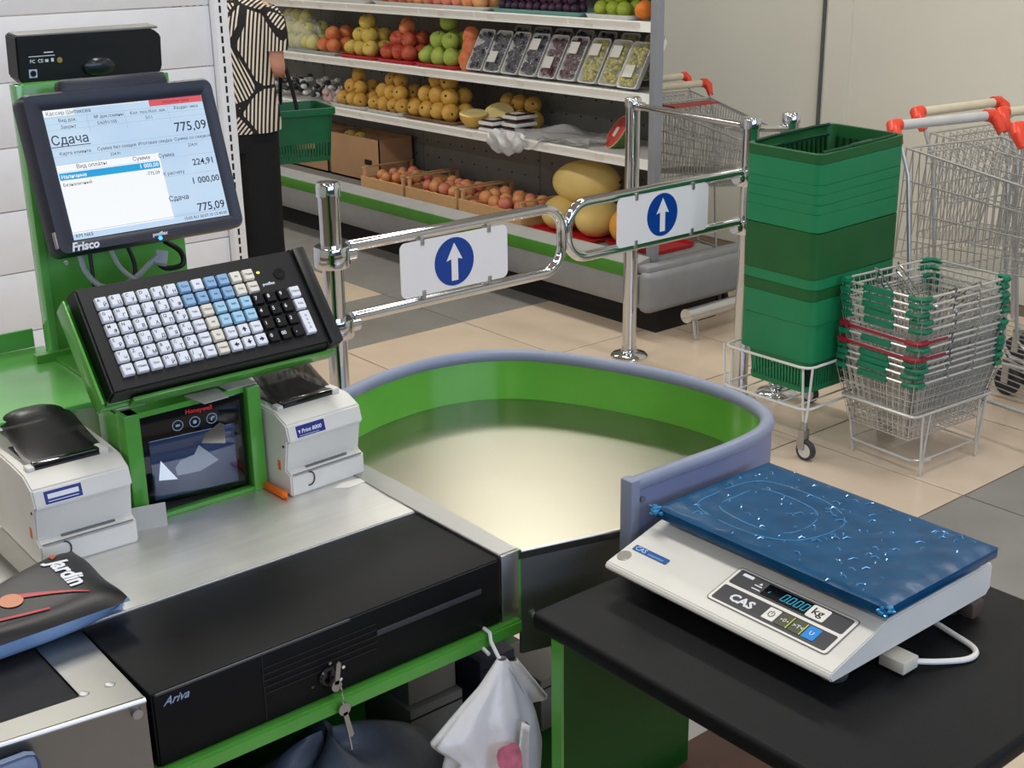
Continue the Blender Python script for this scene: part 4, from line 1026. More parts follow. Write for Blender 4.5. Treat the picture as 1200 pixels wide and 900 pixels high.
MB().lathe([(.0034, 0), (.0030, .001)], 16, T(.003, -.1095, .0036)).out('power_lamp', M('blue_lamp', (60, 150, 250), .3, emit=2.0), t)
MB().box(-.1515, -.1488, -.101, -.077, -.004, .0055, .001).out('side_button', M('silver_plastic', (150, 146, 140), .35, .5), t)
MB().box(-.088, .080, .108, .136, -.034, -.005, .008).out('top_ridge', BEZEL, t)
MB().box(-.05, .07, -.05, .05, -.105, -.04, .01).out('rear_mount', BLACK, t)

# customer display on top of the column
DM = Euler((R(8), 0, R(2))).to_matrix().to_4x4()
t = thing('customer_display', 'black customer display bar seen from behind on the green column', 'display', (.795, 1.955, 1.388), None, (R(6), 0, R(3)), local=True)
b = MB()
pr = [(-.116, .012), (-.104, 0), (.104, 0), (.112, .012), (.112, .060), (.100, .070), (-.116, .072)]
b.prism(pr, -.018, .018, Matrix.Rotation(R(90), 4, 'X'), bev=.002).out('housing', BLACK, t)
MB().box(-.112, .108, -.016, .016, .0705, .074, .001).out('top_edge', M('grey_top', (120, 120, 116), .5), t)
MB().lathe([(.026, 0), (.024, .006), (.016, .010), (.002, .011)], 24, T(.006, -.018, .022) @ Matrix.Scale(.55, 4, (0, 0, 1)) @ FX).out('hinge_boss', M('satin_black', (44, 46, 50), .25, .3), t)
MB().tube([(0, 0, -.06), (0, 0, .005)], .017, 16).out('neck', BLACK, t)
b = MB(); mm = T(-.088, -.0184, .034) @ FX
b.text('FC', .0068, T(-.098, -.0184, .034) @ FX, bold=.02).text('CE', .0068, T(-.086, -.0184, .034) @ FX, bold=.02).box(-.099, -.060, -.0186, -.018, .0425, .0435).box(-.076, -.062, -.0186, -.018, .0470, .0485).box(-.075, -.070, -.0186, -.018, .034, .038).box(-.066, -.062, -.0186, -.018, .034, .039)
b.out('rating_print', PRINTW, t, smooth=False)
st = MB().box(-.1005, -.0885, -.0186, -.018, .013, .025).out('sticker', M('pale_blue_sticker', (190, 208, 224), .5), t)
MB().lathe([(.0045, 0), (.0045, .0004), (.0026, .0004), (.0026, 0)], 16, T(-.0945, -.0187, .019) @ FX).out('sticker_mark', PRINT, st)
MB().lathe([(.0042, 0), (.0042, .0004)], 16, T(-.053, -.0184, .0355) @ FX).out('round_seal', M('gold_seal', (196, 166, 96), .35, .5), t)

# ------------------------------------------------------------------ keyboard
t = thing('pos_keyboard', 'black programmable cash register keyboard with white and blue keys', 'keyboard', (.620, 1.574, 1.150), None, (R(51.5), 0, 0), local=True)
b = MB(); G = .01905
top = [(-.027, .027), (.286, .027), (.286, -.121), (-.030, -.121)]
b.hexa([(-.031, -.125, -.028), (.290, -.125, -.028), (.290, .030, -.028), (-.031, .030, -.028), (-.028, -.121, -.002), (.288, -.121, -.002), (.288, .027, -.002), (-.026, .027, -.002)])
bmesh.ops.bevel(b.bm, geom=list(b.bm.edges), offset=.003, segments=2, affect='EDGES')
b.out('case', BLACK, t)
b = MB().box(.290, .309, -.123, .027, -.026, .003, .002).out('card_reader', BLACK, t)
MB().box(.2865, .2905, -.123, .028, -.024, -.004).out('swipe_slot', SLOT, t)
MB().lathe([(.0085, 0), (.0085, .0015), (.0045, .0018), (.001, .001)], 20, T(13.5*G, -.3*G, -.002)).out('key_lock', M('dark_lock', (12, 12, 13), .3), t)
MB().ball((11.92*G, .1*G-.0, -.0015), (.0028, .002, .001), 10, 6).out('power_lamp', M('yellow_lamp', (226, 226, 90), .4, emit=.8), t)
MB().text('posiflex', .006, T(11.9*G, -.98*G, -.0018), bold=.02).out('brand_lettering', PRINTW, t, smooth=False)
def keymesh(name, mat, h=1):
    b = MB(); w = .0081; H2 = (h-1)*G/2
    b.hexa([(-w, -w-H2, -.002), (w, -w-H2, -.002), (w, w+H2, -.002), (-w, w+H2, -.002), (-.0072, -.0072-H2, .0045), (.0072, -.0072-H2, .0045), (.0072, .0076+H2, .0045), (-.0072, .0076+H2, .0045)])
    bmesh.ops.bevel(b.bm, geom=list(b.bm.edges), offset=.0009, segments=1, affect='EDGES')
    return b.out(name, mat, t)
KP = {}
def key(c, r_, mat, h=1):
    k = (mat.name, h)
    if k not in KP: o = KP[k] = keymesh('key', mat, h)
    else: o = KP[k].copy(); COL.objects.link(o); o.parent = t
    o.location = (c*G, -r_*G, 0)
leg = MB(); legw = MB(); rnd = random.Random(11)
rows = ['1234567890', 'QWERTY', 'ASDFGH', 'ZXCVBN', 'MKLPOI', '']
cyr = 'ЙЦУКЕНГШЩЗФЫВАПРОЛДЯЧСМИТЬБЮ'
words = ['Enter', 'Сброс', 'Чек', 'Итог', 'Shift', 'Ctrl', 'Esc', 'Пуск', 'Alt', 'Меню', 'Опл.', 'Del']
for r_ in range(6):
    nc = 12 if r_ < 2 else 11
    for c in range(nc):
        m_ = KEYW
        if r_ == 0: m_ = {6: KEYB, 8: KEYB, 9: KEYB, 10: KEYC, 11: KEYC}.get(c, KEYW)
        if r_ == 1: m_ = {6: KEYB, 7: KEYB, 8: KEYB, 9: KEYB, 10: KEYC, 11: KEYC}.get(c, KEYW)
        if r_ in (2, 3): m_ = {6: KEYW, 7: KEYC, 8: KEYL, 9: KEYL, 10: KEYL}.get(c, KEYW)
        if r_ == 4 and c == 7: m_ = KEYC
        if r_ == 5 and c == 7: m_ = KEYC
        key(c, r_, m_)
        x, y = c*G, -r_*G
        arrow = {(4, 9): '▲', (5, 8): '◀', (5, 9): '▼', (5, 10): '▶'}.get((r_, c))
        if (r_, c) in ((4, 9), (5, 8), (5, 9), (5, 10)):
            a = {(4, 9): 90, (5, 8): 180, (5, 9): -90, (5, 10): 0}[(r_, c)]
            leg.prism([(.0036, 0), (-.001, .0036), (-.001, .0012), (-.0036, .0012), (-.0036, -.0012), (-.001, -.0012), (-.001, -.0036)], .0046, .0047, T(x, y, 0) @ Matrix.Rotation(R(a), 4, 'Z'))
        elif c < 6 and not (r_ == 5 and c < 3):
            leg.text(chr(65+(r_*6+c) % 26), .0062, T(x-.006, y+.0014, .0046), ext=.00005, bold=.01)
            leg.text(cyr[(r_*5+c) % len(cyr)], .0068, T(x+.0005, y-.0058, .0046), ext=.00005, bold=.015)
        else:
            leg.text(rnd.choice(words), .0042, T(x, y-.001, .0046), 'CENTER', ext=.00005, bold=.012)
for r_, row in zip((2, 3, 4, 5), ('789', '456', '123', ('0', '00', ','))):
    for k, ch in enumerate(row):
        key(11+k, r_, KEYK); legw.text(ch, .0075, T((11+k)*G-.004, -r_*G-.001, .0046), 'CENTER', .02, ext=.00005)
for r_, wd in ((2, 'Сброс'), (3, 'Код')): key(14, r_, KEYW); leg.text(wd, .0042, T(14*G, -r_*G-.001, .0046), 'CENTER', .01, ext=.00005)
key(14, 4.5, KEYW, 2)
for k, ch in enumerate('ВВОД'): leg.text(ch, .0045, T(14*G, -4.5*G+.008-.006*k, .0046), 'CENTER', ext=.00005)
leg.out('key_lettering', PRINT, t, smooth=False); legw.out('pad_lettering', PRINTW, t, smooth=False)

# ------------------------------------------------------------------ scanner in the green housing
t = thing('barcode_scanner', 'square glass fronted counter barcode scanner in green housing', 'scanner', (.717, 1.56, .856), None, (0, 0, R(-6.5)), local=True)
MB().box(-.0775, .0775, .0, .06, .0, .143, .004).out('housing', BLACK, t)
MB().box(-.0735, .0735, -.003, .001, .004, .139, .002).out('face_frame', GLOSSBLK, t)
MB().box(-.060, .060, -.0045, -.0028, .012, .098, .0008).out('scan_window', M('scanner_glass', (40, 58, 92), .03, var=.08, spec=1.0, coat=1.0), t)
b = MB()
for x, k in ((-.018, 0), (.006, 1), (.030, 2)):
    b.tube([(x+.0072*math.cos(2*math.pi*q/20), -.0034, .112+.0072*math.sin(2*math.pi*q/20)) for q in range(20)], .0006, 5, closed=True)
b.box(-.021, -.015, -.0038, -.0033, .1105, .1135).lathe([(.0028, 0), (.0028, .0004)], 10, T(.006, -.0033, .112) @ FX).box(.0285, .0305, -.0038, -.0033, .109, .1135).box(.030, .034, -.0038, -.0033, .1125, .1145)
b.out('symbol_print', M('pale_blue_print', (150, 176, 206), .5), t)
MB().text('Honeywell', .0088, T(-.006, -.0033, .1255) @ FX, bold=.02).out('brand_lettering', M('red_print', (206, 36, 44), .5, emit=.1), t, smooth=False)
mir = M('scanner_mirror', (206, 212, 220), .04, 1, var=.01)
MB()._add([(-.052, -.0048, .040), (-.026, -.0048, .036), (-.047, -.0048, .068)], [(0, 1, 2)]).out('inner_mirror', mir, t, smooth=False)
MB()._add([(-.026, -.0048, .041), (.006, -.0048, .040), (.034, -.0048, .050), (.008, -.0048, .078), (.0, -.0048, .066), (-.02, -.0048, .062), (-.028, -.0048, .053)], [(0, 1, 2, 3, 4, 5, 6)]).out('inner_mirror', M('scanner_mirror_pale', (150, 156, 166), .25, .6), t, smooth=False)
MB()._add([(.012, -.0048, .080), (.046, -.0048, .072), (.046, -.0048, .100), (.040, -.0048, .104), (.018, -.0048, .092)], [(0, 1, 2, 3, 4)]).out('inner_mirror', M('scanner_mirror_warm', (150, 142, 132), .12, .8), t, smooth=False)

# ------------------------------------------------------------------ receipt printers
def printer(label, loc, rz, logo, rise=.085):
    t = thing('receipt_printer', label, 'printer', loc, None, (0, 0, rz), local=True)
    W = .125; Dp = .20
    # local: x right, y back, z up, origin at front left bottom
    side = [(.0, .0), (.0, .031), (.012, .036), (.004, .079), (-.003, .081), (.004, .105), (.030, .117), (.070, .119), (Dp, .119), (Dp, 0)]
    b = MB(); nn = len(side)
    for (x0, x1, mt, nm) in ((0, W, PRN, 'body'),):
        vs = [(x0, y, z) for y, z in side]+[(x1, y, z) for y, z in side]
        b._add(vs, [(i, (i+1) % nn, nn+(i+1) % nn, nn+i) for i in range(nn)])
        b._add(vs, [tuple(range(nn))[::-1], tuple(range(nn, 2*nn))])
        bmesh.ops.remove_doubles(b.bm, verts=list(b.bm.verts), dist=1e-5)
        bmesh.ops.bevel(b.bm, geom=list(b.bm.edges), offset=.0022, segments=2, affect='EDGES')
    b.out('body', PRN, t)
    MB().box(.004, W-.004, -.0006, .002, .0315, .0325).out('seam', M('seam_shadow', (120, 120, 118), .6), t)
    MB().box(.030, .100, .0065, .010, .0335, .0365, .0008).out('slip_slot', M('slot_grey', (110, 110, 112), .6), t)
    MB().box(.016, W-.018, .038, .13, .1165, .1205, .001).out('well', BLACK, t)
    def cov(u, v):
        y = .045+.135*v; z = .1195+rise*(v**1.15)*(1-.0*v)-.05*max(0, v-.75)**2*4
        wd = (.050-.004*v)*(1-.3*max(0, v-.7)); return (W/2+(u-.5)*2*wd, y, z-.012*abs(2*u-1)**3*v)
    MB().grid(cov, 14, 14).solid(.002).out('cover_flap', SMOKE, t, ang=60)
    MB().box(.018, W-.02, .036, .050, .116, .1255, .001).out('tear_bar', GLOSSBLK, t)
    MB().box(W-.024, W-.012, .034, .055, .117, .126, .002).out('cover_stop', PRN, t); MB().box(.008, .018, .034, .05, .117, .123, .002).out('cover_stop', PRN, t)
    lm = T(.0, .0, 0) @ Matrix(((1, 0, 0, .014), (0, .28, -.96, -.0010), (0, .96, .28, .0850), (0, 0, 0, 1)))
    b = MB().box(-.001, .048, -.001, .0172, .0004, .001, m=lm).out('label_border', WHITE, t)
    MB().box(.0, .047, .0, .0162, .0009, .0014, m=lm).out('name_label', NAVY, b)
    b2 = MB()
    if logo: b2.prism([(.003, .010), (.0065, .010), (.0048, .005)], .0014, .0016, lm).text('Print 8000', .0078, lm @ T(.008, .0054, .0014), bold=.02, shear=.2, ext=.00005).box(.004, .036, .0018, .0023, .0014, .0016, m=lm)
    else: b2.box(.004, .043, .0062, .0122, .0014, .0016, m=lm).box(.004, .042, .0026, .0034, .0014, .0016, m=lm)
    b2.out('label_lettering', PRINTW, b, smooth=False)
    MB().prism([(-.006, .034), (.0, .034), (.0, .048), (-.006, .048)], 0, .0008, T(0, .03, 0) @ Matrix(((0, 0, -1, 0), (1, 0, 0, 0), (0, 1, 0, 0), (0, 0, 0, 1)))).out('orange_sticker', ORANGE, t)
    MB().tube([(.030+.008*math.cos(R(a)), -.0008, .020+.010*math.sin(R(a))) for a in range(-110, 100, 20)], .0011, 6).out('cut_out', M('dark_cut', (50, 50, 56), .4), t)
    MB().ball((-.0002, .014, .072), (.001, .0022, .0022), 8, 6).ball((W+.0002, .014, .076), (.001, .0022, .0022), 8, 6).out('side_pin', BLACK, t)
    return t
printer('white receipt printer with blue label right of the scanner', (.823, 1.484, .850), R(3), True)
printer('white receipt printer with blue bordered label left of the scanner', (.476, 1.500, .850), R(-1.5), False, .044)

# papers, pen
t = MB().box(-.005, .005, -.058, .0, .0, .009, .003, m=T(.812, 1.545, .8502) @ Matrix.Rotation(R(2), 4, 'Z')).tube([(0, -.058, .0045), (0, -.066, .0045)], [.0045, .001], 8, m=T(.812, 1.545, .8502)).out('pen_stub', ORANGE); base_mesh(t, (.812, 1.51, .850)); tag(t, 'orange plastic marker lying beside the right printer', 'pen')
def slip(poly, z, label, mat=PAPER, h=.0012, m=None):
    o = MB().prism(poly, z, z+h, m).out('paper_slip', mat, smooth=False); c = sum((V((x, y, 0)) for x, y in poly), V())/len(poly)
    if m is None: base_mesh(o, (c.x, c.y, z))
    return tag(o, label, 'paper')
slip([(.882, 1.470), (.90, 1.458), (.941, 1.462), (.945, 1.474), (.90, 1.478)], .8502, 'white paper scrap sticking out under the right printer')
o = slip([(-.018, 0), (.028, 0), (.028, .034), (-.018, .034)], 0, 'pale plastic card standing between left printer and scanner', PAPERG, .001, FX); o.data.transform(Matrix.Rotation(R(-14), 4, 'Z')); o.location = (.624, 1.524, .850)
slip([(.722, 1.520), (.760, 1.523), (.764, 1.565), (.716, 1.566)], 1.0035, 'pale card overhanging the scanner housing front edge', PAPERG)
slip([(.770, 1.546), (.816, 1.548), (.818, 1.59), (.768, 1.588)], 1.0036, 'white card on the right corner of the scanner housing', PAPERG)
slip([(.624, 1.575), (.662, 1.572), (.664, 1.61), (.626, 1.61)], 1.0034, 'grey card on the left corner of the scanner housing', PAPERG)
o = slip([(0, 0), (.05, 0), (.05, .12), (0, .12)], 0, 'white card leaning between housing and right printer', PAPER, .001, T(.8165, 1.548, .8515) @ Matrix(((0, .10, 1, 0), (1, 0, 0, 0), (0, 1, 0, 0), (0, 0, 0, 1))))

t = MB().tube(catmull([(.60, 1.70, .965), (.575, 1.675, .962), (.55, 1.655, .945)], 5), .004, 8).tube(catmull([(.575, 1.70, .965), (.545, 1.68, .965), (.52, 1.66, .945)], 5), .004, 8).out('black_cables', cbk); base_mesh(t, (.56, 1.66, .95)); tag(t, 'black cables running behind the left receipt printer', 'cables')

# ------------------------------------------------------------------ coffee pack
t = thing('coffee_pack', 'black foil coffee packet lying on the belt at lower left', 'packet', (.40, 1.39, .850))
def pk(u, v, s):
    x = .255+.250*u; y0_ = 1.302-.004*(1-u); y1_ = 1.474-.115*(1-u)**1.1; y = y0_+(y1_-y0_)*v; e = (1-abs(2*u-1)**9)*(1-abs(2*v-1)**7)
    zc = .879
    return (x, y, zc+s*(.016*e)+.002*math.sin(7*u+3*v)*e+.002*math.sin(11*v)*(1-e))
PB = M('black_foil', (15, 15, 18), .42, var=.1, bump=.04, bscale=25)
MB().grid(lambda u, v: pk(u, v, 1), 26, 20).out('front_face', PB, t, ang=80, recalc=False)
MB().grid(lambda u, v: pk(u, v, -1.7), 26, 20).out('back_face', M('pale_blue_sheen', (150, 186, 232), .3), t, ang=80, recalc=False)  # sheen along the pack's lower edge, painted in as pale blue
def on_pack(b, zoff=.0012):
    for v in b.bm.verts:
        u = min(.995, max(.005, (v.co.x-.255)/.250)); y0_ = 1.302-.004*(1-u); y1_ = 1.474-.115*(1-u)**1.1; vv = min(.99, max(.01, (v.co.y-y0_)/(y1_-y0_))); v.co.z = pk(u, vv, 1)[2]+zoff+v.co.z
    return b
mt = Matrix.Rotation(R(-90), 4, 'Z')
b = MB(); b.text('Jardin', .0315, T(.456, 1.418, 0) @ Matrix.Rotation(R(-90), 4, 'Z'), bold=.03); on_pack(b).out('pack_lettering', PRINTW, t, smooth=False)
b = MB()
for k in range(12): b._add([(.468+.0*k, 0, 0)], [])
b = MB().grid(lambda u, v: (.464+.009*v*math.sin(math.pi*u), 1.449-.024*u, .0), 10, 4); on_pack(b).out('leaf_print', M('brown_orange_print', (186, 84, 54), .5), t, recalc=False)
b = MB().grid(lambda u, v: (.402+.066*u, 1.366-.030*u-.010*u*u+.011*(v-.5)*(1-u*.8), 0), 16, 4); on_pack(b).out('swoosh_print', M('dark_red_print', (176, 30, 44), .4), t, recalc=False)
b = MB().grid(lambda u, v: (.34+.08*u, 1.330-.010*u+.007*(v-.5)*(1-u*.5), 0), 12, 4); on_pack(b).out('swoosh_print', M('dark_red_print', (176, 30, 44), .4), t, recalc=False)
b = MB().grid(lambda u, v: (.392+.013*v*math.cos(2*math.pi*u), 1.362+.016*v*math.sin(2*math.pi*u), 0), 20, 4, wrap=True); on_pack(b).out('round_print', M('peach_print', (206, 138, 104), .5), t, recalc=False)
b = MB().grid(lambda u, v: (.315+.03*u, 1.372+.006*(v-.5), 0), 8, 3); on_pack(b).out('steam_print', M('pale_print', (190, 200, 206), .5), t, recalc=False)
MB().box(.484, .512, 1.335, 1.360, .851, .872, .007, seg=3).out('blue_clip', M('pale_blue_plastic2', (148, 184, 232), .3), t)

# ------------------------------------------------------------------ scale
t = thing('weighing_scale', 'white electronic weighing scale with blue wrapped platter', 'scale', (1.25, .94, .765)); SCALE = t
y0, y1 = .757, 1.122
pr = [(1.083, .790), (1.077, .797), (1.081, .8033), (1.180, .8318), (1.190, .833), (1.40, .833), (1.404, .829), (1.404, .797), (1.395, .789)]
b = MB(); nn = len(pr); vs = [(x, y0, z) for x, z in pr]+[(x, y1, z) for x, z in pr]
b._add(vs, [(i, (i+1) % nn, nn+(i+1) % nn, nn+i) for i in range(nn)]+[tuple(range(nn))[::-1], tuple(range(nn, 2*nn))])
bmesh.ops.recalc_face_normals(b.bm, faces=list(b.bm.faces))
bmesh.ops.bevel(b.bm, geom=[e for e in b.bm.edges], offset=.0016, segments=2, affect='EDGES')
b.out('body', PRN, t)
MB().box(1.19, 1.385, y0+.02, y1-.02, .832, .848, .003).out('platter_support', GREYD, t)
BLUEF = M('blue_film', (0, 62, 100), .34, spec=.2, c2=(4, 74, 114), scale=20, bump=.10, bscale=40, coat=.05)
def plat(u, v):
    x = 1.160+.234*u; y = .746+.366*v; e = min(u, 1-u, v, 1-v)
    return (x, y, .8630-.003*max(0, 1-e/.03)+.0007*math.sin(31*u+17*v)*math.sin(23*v-9*u)*(1 if e > .02 else .3))
b = MB().grid(plat, 40, 50)
b.out('platter', BLUEF, t, ang=80, recalc=False)
b = MB().box(1.160, 1.394, .746, 1.112, .846, .8602, .003).out('platter_edge', BLUEF, t)
rnd = random.Random(3)
def crump(c, r_, n=60):
    b = MB()
    for k in range(n):
        a = rnd.uniform(0, 6.28); rr = rnd.random()
        b.ball((c[0]+r_[0]*rr*math.cos(a), c[1]+r_[1]*rr*math.sin(a), c[2]+rnd.uniform(-1, 1)*r_[2]), (rnd.uniform(.002, .006), rnd.uniform(.002, .006), rnd.uniform(.001, .003)), 5, 3)
    return b
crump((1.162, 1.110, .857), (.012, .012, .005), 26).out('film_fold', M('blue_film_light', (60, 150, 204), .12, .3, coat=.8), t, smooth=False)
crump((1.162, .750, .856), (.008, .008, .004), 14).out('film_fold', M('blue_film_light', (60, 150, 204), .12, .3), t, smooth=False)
# wrinkle ridges in the film, their sparkle painted on as lighter blue
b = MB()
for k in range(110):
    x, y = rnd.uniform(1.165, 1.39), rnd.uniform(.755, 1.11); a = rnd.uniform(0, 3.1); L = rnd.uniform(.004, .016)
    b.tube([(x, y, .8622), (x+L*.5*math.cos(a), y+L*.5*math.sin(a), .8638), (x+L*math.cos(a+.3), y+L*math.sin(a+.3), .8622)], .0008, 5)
def outline(pts, h=.8628, r_=.0008):
    b.tube(catmull([(x, y, h) for x, y in pts], 6, True), r_, 5, closed=True)
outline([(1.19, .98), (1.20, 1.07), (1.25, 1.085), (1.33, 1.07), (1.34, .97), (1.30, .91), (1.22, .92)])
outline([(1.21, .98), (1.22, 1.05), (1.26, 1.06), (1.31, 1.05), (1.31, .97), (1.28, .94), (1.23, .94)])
stuff(b.out('film_wrinkle_glints', M('blue_film_glint', (70, 150, 200), .1, .2, coat=1), t))
# sloped front panel
sl = R(16)
PM = Matrix(((0, -math.cos(sl), 0, 0), (-1, 0, 0, 0), (0, 0, 1, 0), (0, 0, 0, 1)))
ex = V((0, -1, 0)); ey = V((math.cos(sl), 0, math.sin(sl))); ez = ex.cross(ey)
O = V((1.0835, 1.122, .8043))          # left end of the sloped face, seen from the cashier
PM = Matrix(((ex.x, ey.x, ez.x, O.x), (ex.y, ey.y, ez.y, O.y), (ex.z, ey.z, ez.z, O.z), (0, 0, 0, 1)))
PS = PM; PM = PM @ T(.159, .0155, 0) @ Matrix.Diagonal((.934, .835, 1, 1)) @ T(-.136, -.006, 0)
fr = MB().prism(rr2(.136, .332, .006, .088, .006, 3), -.0002, .0008, PM).out('panel_frame', M('panel_frame_grey', (112, 112, 108), .5), t)
MB().prism(rr2(.1375, .3305, .0075, .0865, .005, 3), .0004, .0011, PM).out('panel_border', WHITE, fr)
PD = M('panel_charcoal', (58, 58, 62), .4)
MB().prism(rr2(.142, .326, .0505, .083, .003, 3), .001, .0015, PM).prism(rr2(.142, .326, .011, .0445, .003, 3), .001, .0015, PM).out('panel_field', PD, fr)
MB().prism(rr2(.193, .268, .0545, .0795, .001, 2), .0013, .0018, PM).out('display_window', GLOSSBLK, fr)
b = MB()
def seg0(x, y, w, h):
    s = .18*h
    def q(x0, y0_, x1, y1_):
        b.tube([(x0, y0_, .0021), (x1, y1_, .0021)], .0007, 4, m=PM)
    q(x, y, x+w, y); q(x+s, y+h, x+w+s, y+h); q(x, y, x+s, y+h); q(x+w, y, x+w+s, y+h)
for k in range(4): seg0(.2225+.0108*k, .0595, .0062, .0145)
b.ball((.2225+.0108*1-.002, .0588, .0021), (.0007, .0007, .0004), 6, 4, PM).prism([(.201, .062), (.203, .064), (.2035, .067), (.2015, .065)], .0018, .0021, PM)
b.out('digit_segments', M('teal_segments', (40, 150, 176), .4, emit=.3), fr)
MB().prism(rr2(.266, .294, .0535, .0795, .003, 2), .0018, .0024, PM).out('unit_plate', WHITE, fr)
MB().text('kg', .019, PM @ T(.2705, .062, .0024), bold=.02, ext=.00005).out('unit_lettering', PRINT, fr, smooth=False)
MB().text('CAS', .021, PM @ T(.164, .0205, .0016), bold=.035, ext=.00005).out('brand_lettering', PRINTW, fr, smooth=False)
b = MB().prism(rr2(.150, .168, .073, .079, .001, 2), .0015, .0017, PM).box(.176, .188, .0655, .0675, .0015, .0017, m=PM).box(.176, .190, .058, .060, .0015, .0017, m=PM).prism([(.181, .070), (.186, .070), (.1835, .075)], .0015, .0017, PM)
b.out('panel_lettering', PRINTW, fr, smooth=False)
KG = M('olive_button', (74, 78, 52), .45); KBL = M('blue_button', (20, 136, 220), .35)
for k, mt in enumerate((WHITE, KG, KG, KBL)):
    x = .2225+.0212*k
    bt = MB().prism(rr2(x, x+.0185, .0165, .041, .0015, 2), .0014, .0024, PM).out('button', mt, fr)
    if k in (1, 2):
        MB().prism(rr2(x+.0175, x+.0190, .0165, .041, .0005, 1), .0022, .0026, PM).out('button_line', M('lime_line', (190, 206, 90), .4), t)
b = MB().tube([PM @ V((.2317+.0042*math.cos(R(a)), .0290+.0055*math.sin(R(a)), .0026)) for a in range(-240, 65, 20)], .0005, 4).box(.2313, .2321, .029, .036, .0024, .0028, m=PM)
b.out('button_print', PRINT, t, smooth=False)
b = MB().text('▸0◂', .010, PM @ T(.253, .0255, .0025), 'CENTER', ext=.00005).text('>T<', .010, PM @ T(.2745, .0255, .0025), 'CENTER', .01, ext=.00005).text('U', .010, PM @ T(.2955, .0255, .0025), 'CENTER', .01, ext=.00005)
b.out('button_lettering', PRINTW, t, smooth=False)
MB().prism(rr2(.0125, .0728, .034, .0440, .0008, 2), .0004, .0010, PS).out('blue_sticker', M('sticker_blue', (24, 84, 160), .35), t)
MB().text('CAS', .0105, PS @ T(.0155, .0355, .0011), bold=.02, ext=.00005).text('corporation', .0058, PS @ T(.0385, .0358, .0011), ext=.00005).out('sticker_lettering', M('pale_blue_letter', (160, 200, 230), .5), t, smooth=False)
MB().lathe([(.0098, -.0005), (.0098, .0006), (.0085, .0009), (.001, .0003)], 24, PS @ T(.0125, .0185, 0)).out('level_bubble', M('level_grey', (150, 148, 138), .2), t)
for (x, y) in ((1.13, .79), (1.13, 1.07), (1.37, .79), (1.37, 1.07)):
    MB().lathe([(.016, 0), (.018, .006), (.012, .012), (.012, .026)], 16, T(x, y, .765)).out('foot', RUBBER, t)
MB().box(1.186, 1.216, .733, .768, .768, .784, .002).out('power_plug', M('plug_beige', (214, 208, 190), .45), t)
MB().tube(catmull([(1.212, .737, .776), (1.24, .722, .771), (1.27, .706, .769), (1.29, .704, .769), (1.303, .716, .769), (1.310, .745, .770), (1.318, .785, .771), (1.325, .83, .772)], 6), .0036, 8).out('power_cable', WHITE, t)
MB().box(1.36, 1.385, .752, .775, .768, .79, .003).out('adjust_knob', M('brown_knob', (84, 70, 60), .5), t)

SCALE.location = (1.175, .8836, .8151); SCALE.scale = (.94,)*3  # weighing scale shrunk about the camera, so nearer; side tabletop numbers scaled likewise

# ------------------------------------------------------------------ hanging carrier bag
t = thing('carrier_bag', 'white plastic carrier bag with pink print hanging from the green bar', 'bag', (.87, 1.10, .50))
def bag(u, v):
    a = 2*math.pi*u
    prof = [(0, .006, .006), (.08, .022, .012), (.18, .040, .020), (.30, .052, .030), (.50, .066, .042), (1.0, .078, .055)]
    for q in range(len(prof)-1):
        if prof[q][0] <= v <= prof[q+1][0]:
            f = (v-prof[q][0])/(prof[q+1][0]-prof[q][0]); rx = prof[q][1]+f*(prof[q+1][1]-prof[q][1]); ry = prof[q][2]+f*(prof[q+1][2]-prof[q][2]); break
    k = 1+(.10*math.sin(7*a+2*v)+.07*math.sin(12*a-5*v))*min(1, v*3)*(1-.3*v)
    cx = .905-.035*v; zz = .725-.24*v
    L = max(0, math.cos(a-R(185)))**3*.052*max(0, 1-abs(v-.29)/.17)
    return (cx+rx*k*math.cos(a)-L, 1.118+ry*k*math.sin(a)-.01, zz-L*.2)
MB().grid(bag, 72, 36, wrap=True).out('bag_body', BAGW, t, ang=120)
MB().grid(lambda u, v: (.913+.030*v+.010*(u-.5)*(1+1.6*v)+.012*v*v, 1.098-.010*math.sin(3*v)+.006*math.sin(6*u), .716-.075*v+.012*u), 10, 12).solid(.003).out('loose_handle', BAGW, t, ang=100)
MB().tube([(.9045, 1.112, .722), (.909, 1.134, .735), (.912, 1.140, .744), (.913, 1.152, .7445), (.9105, 1.178, .742), (.908, 1.178, .728), (.902, 1.13, .722)], .0026, 6).out('handle_loop', BAGW, t)
def blot(u, v):
    a_ = 2*math.pi*u; rr_ = v*(1+.15*math.sin(3*a_))
    x = .874+.017*rr_*math.cos(a_)-.006*rr_*math.sin(a_); z = .612+.036*rr_*math.sin(a_)
    return (x, 1.062-.006*math.cos(60*(x-.874))-.12*(.65-z), z)
MB().grid(blot, 24, 5, wrap=True).out('pink_print', PINK, t, ang=100)
MB().grid(lambda u, v: (.900+.034*(u-.5)*(.15+v)-.010*v, 1.066-.016*math.cos(2.6*(u-.5))-.006*v, .660-.14*v), 10, 14).solid(.002).out('front_fold', BAGW, t, ang=100)

t.location = (.852, 1.097, .516)

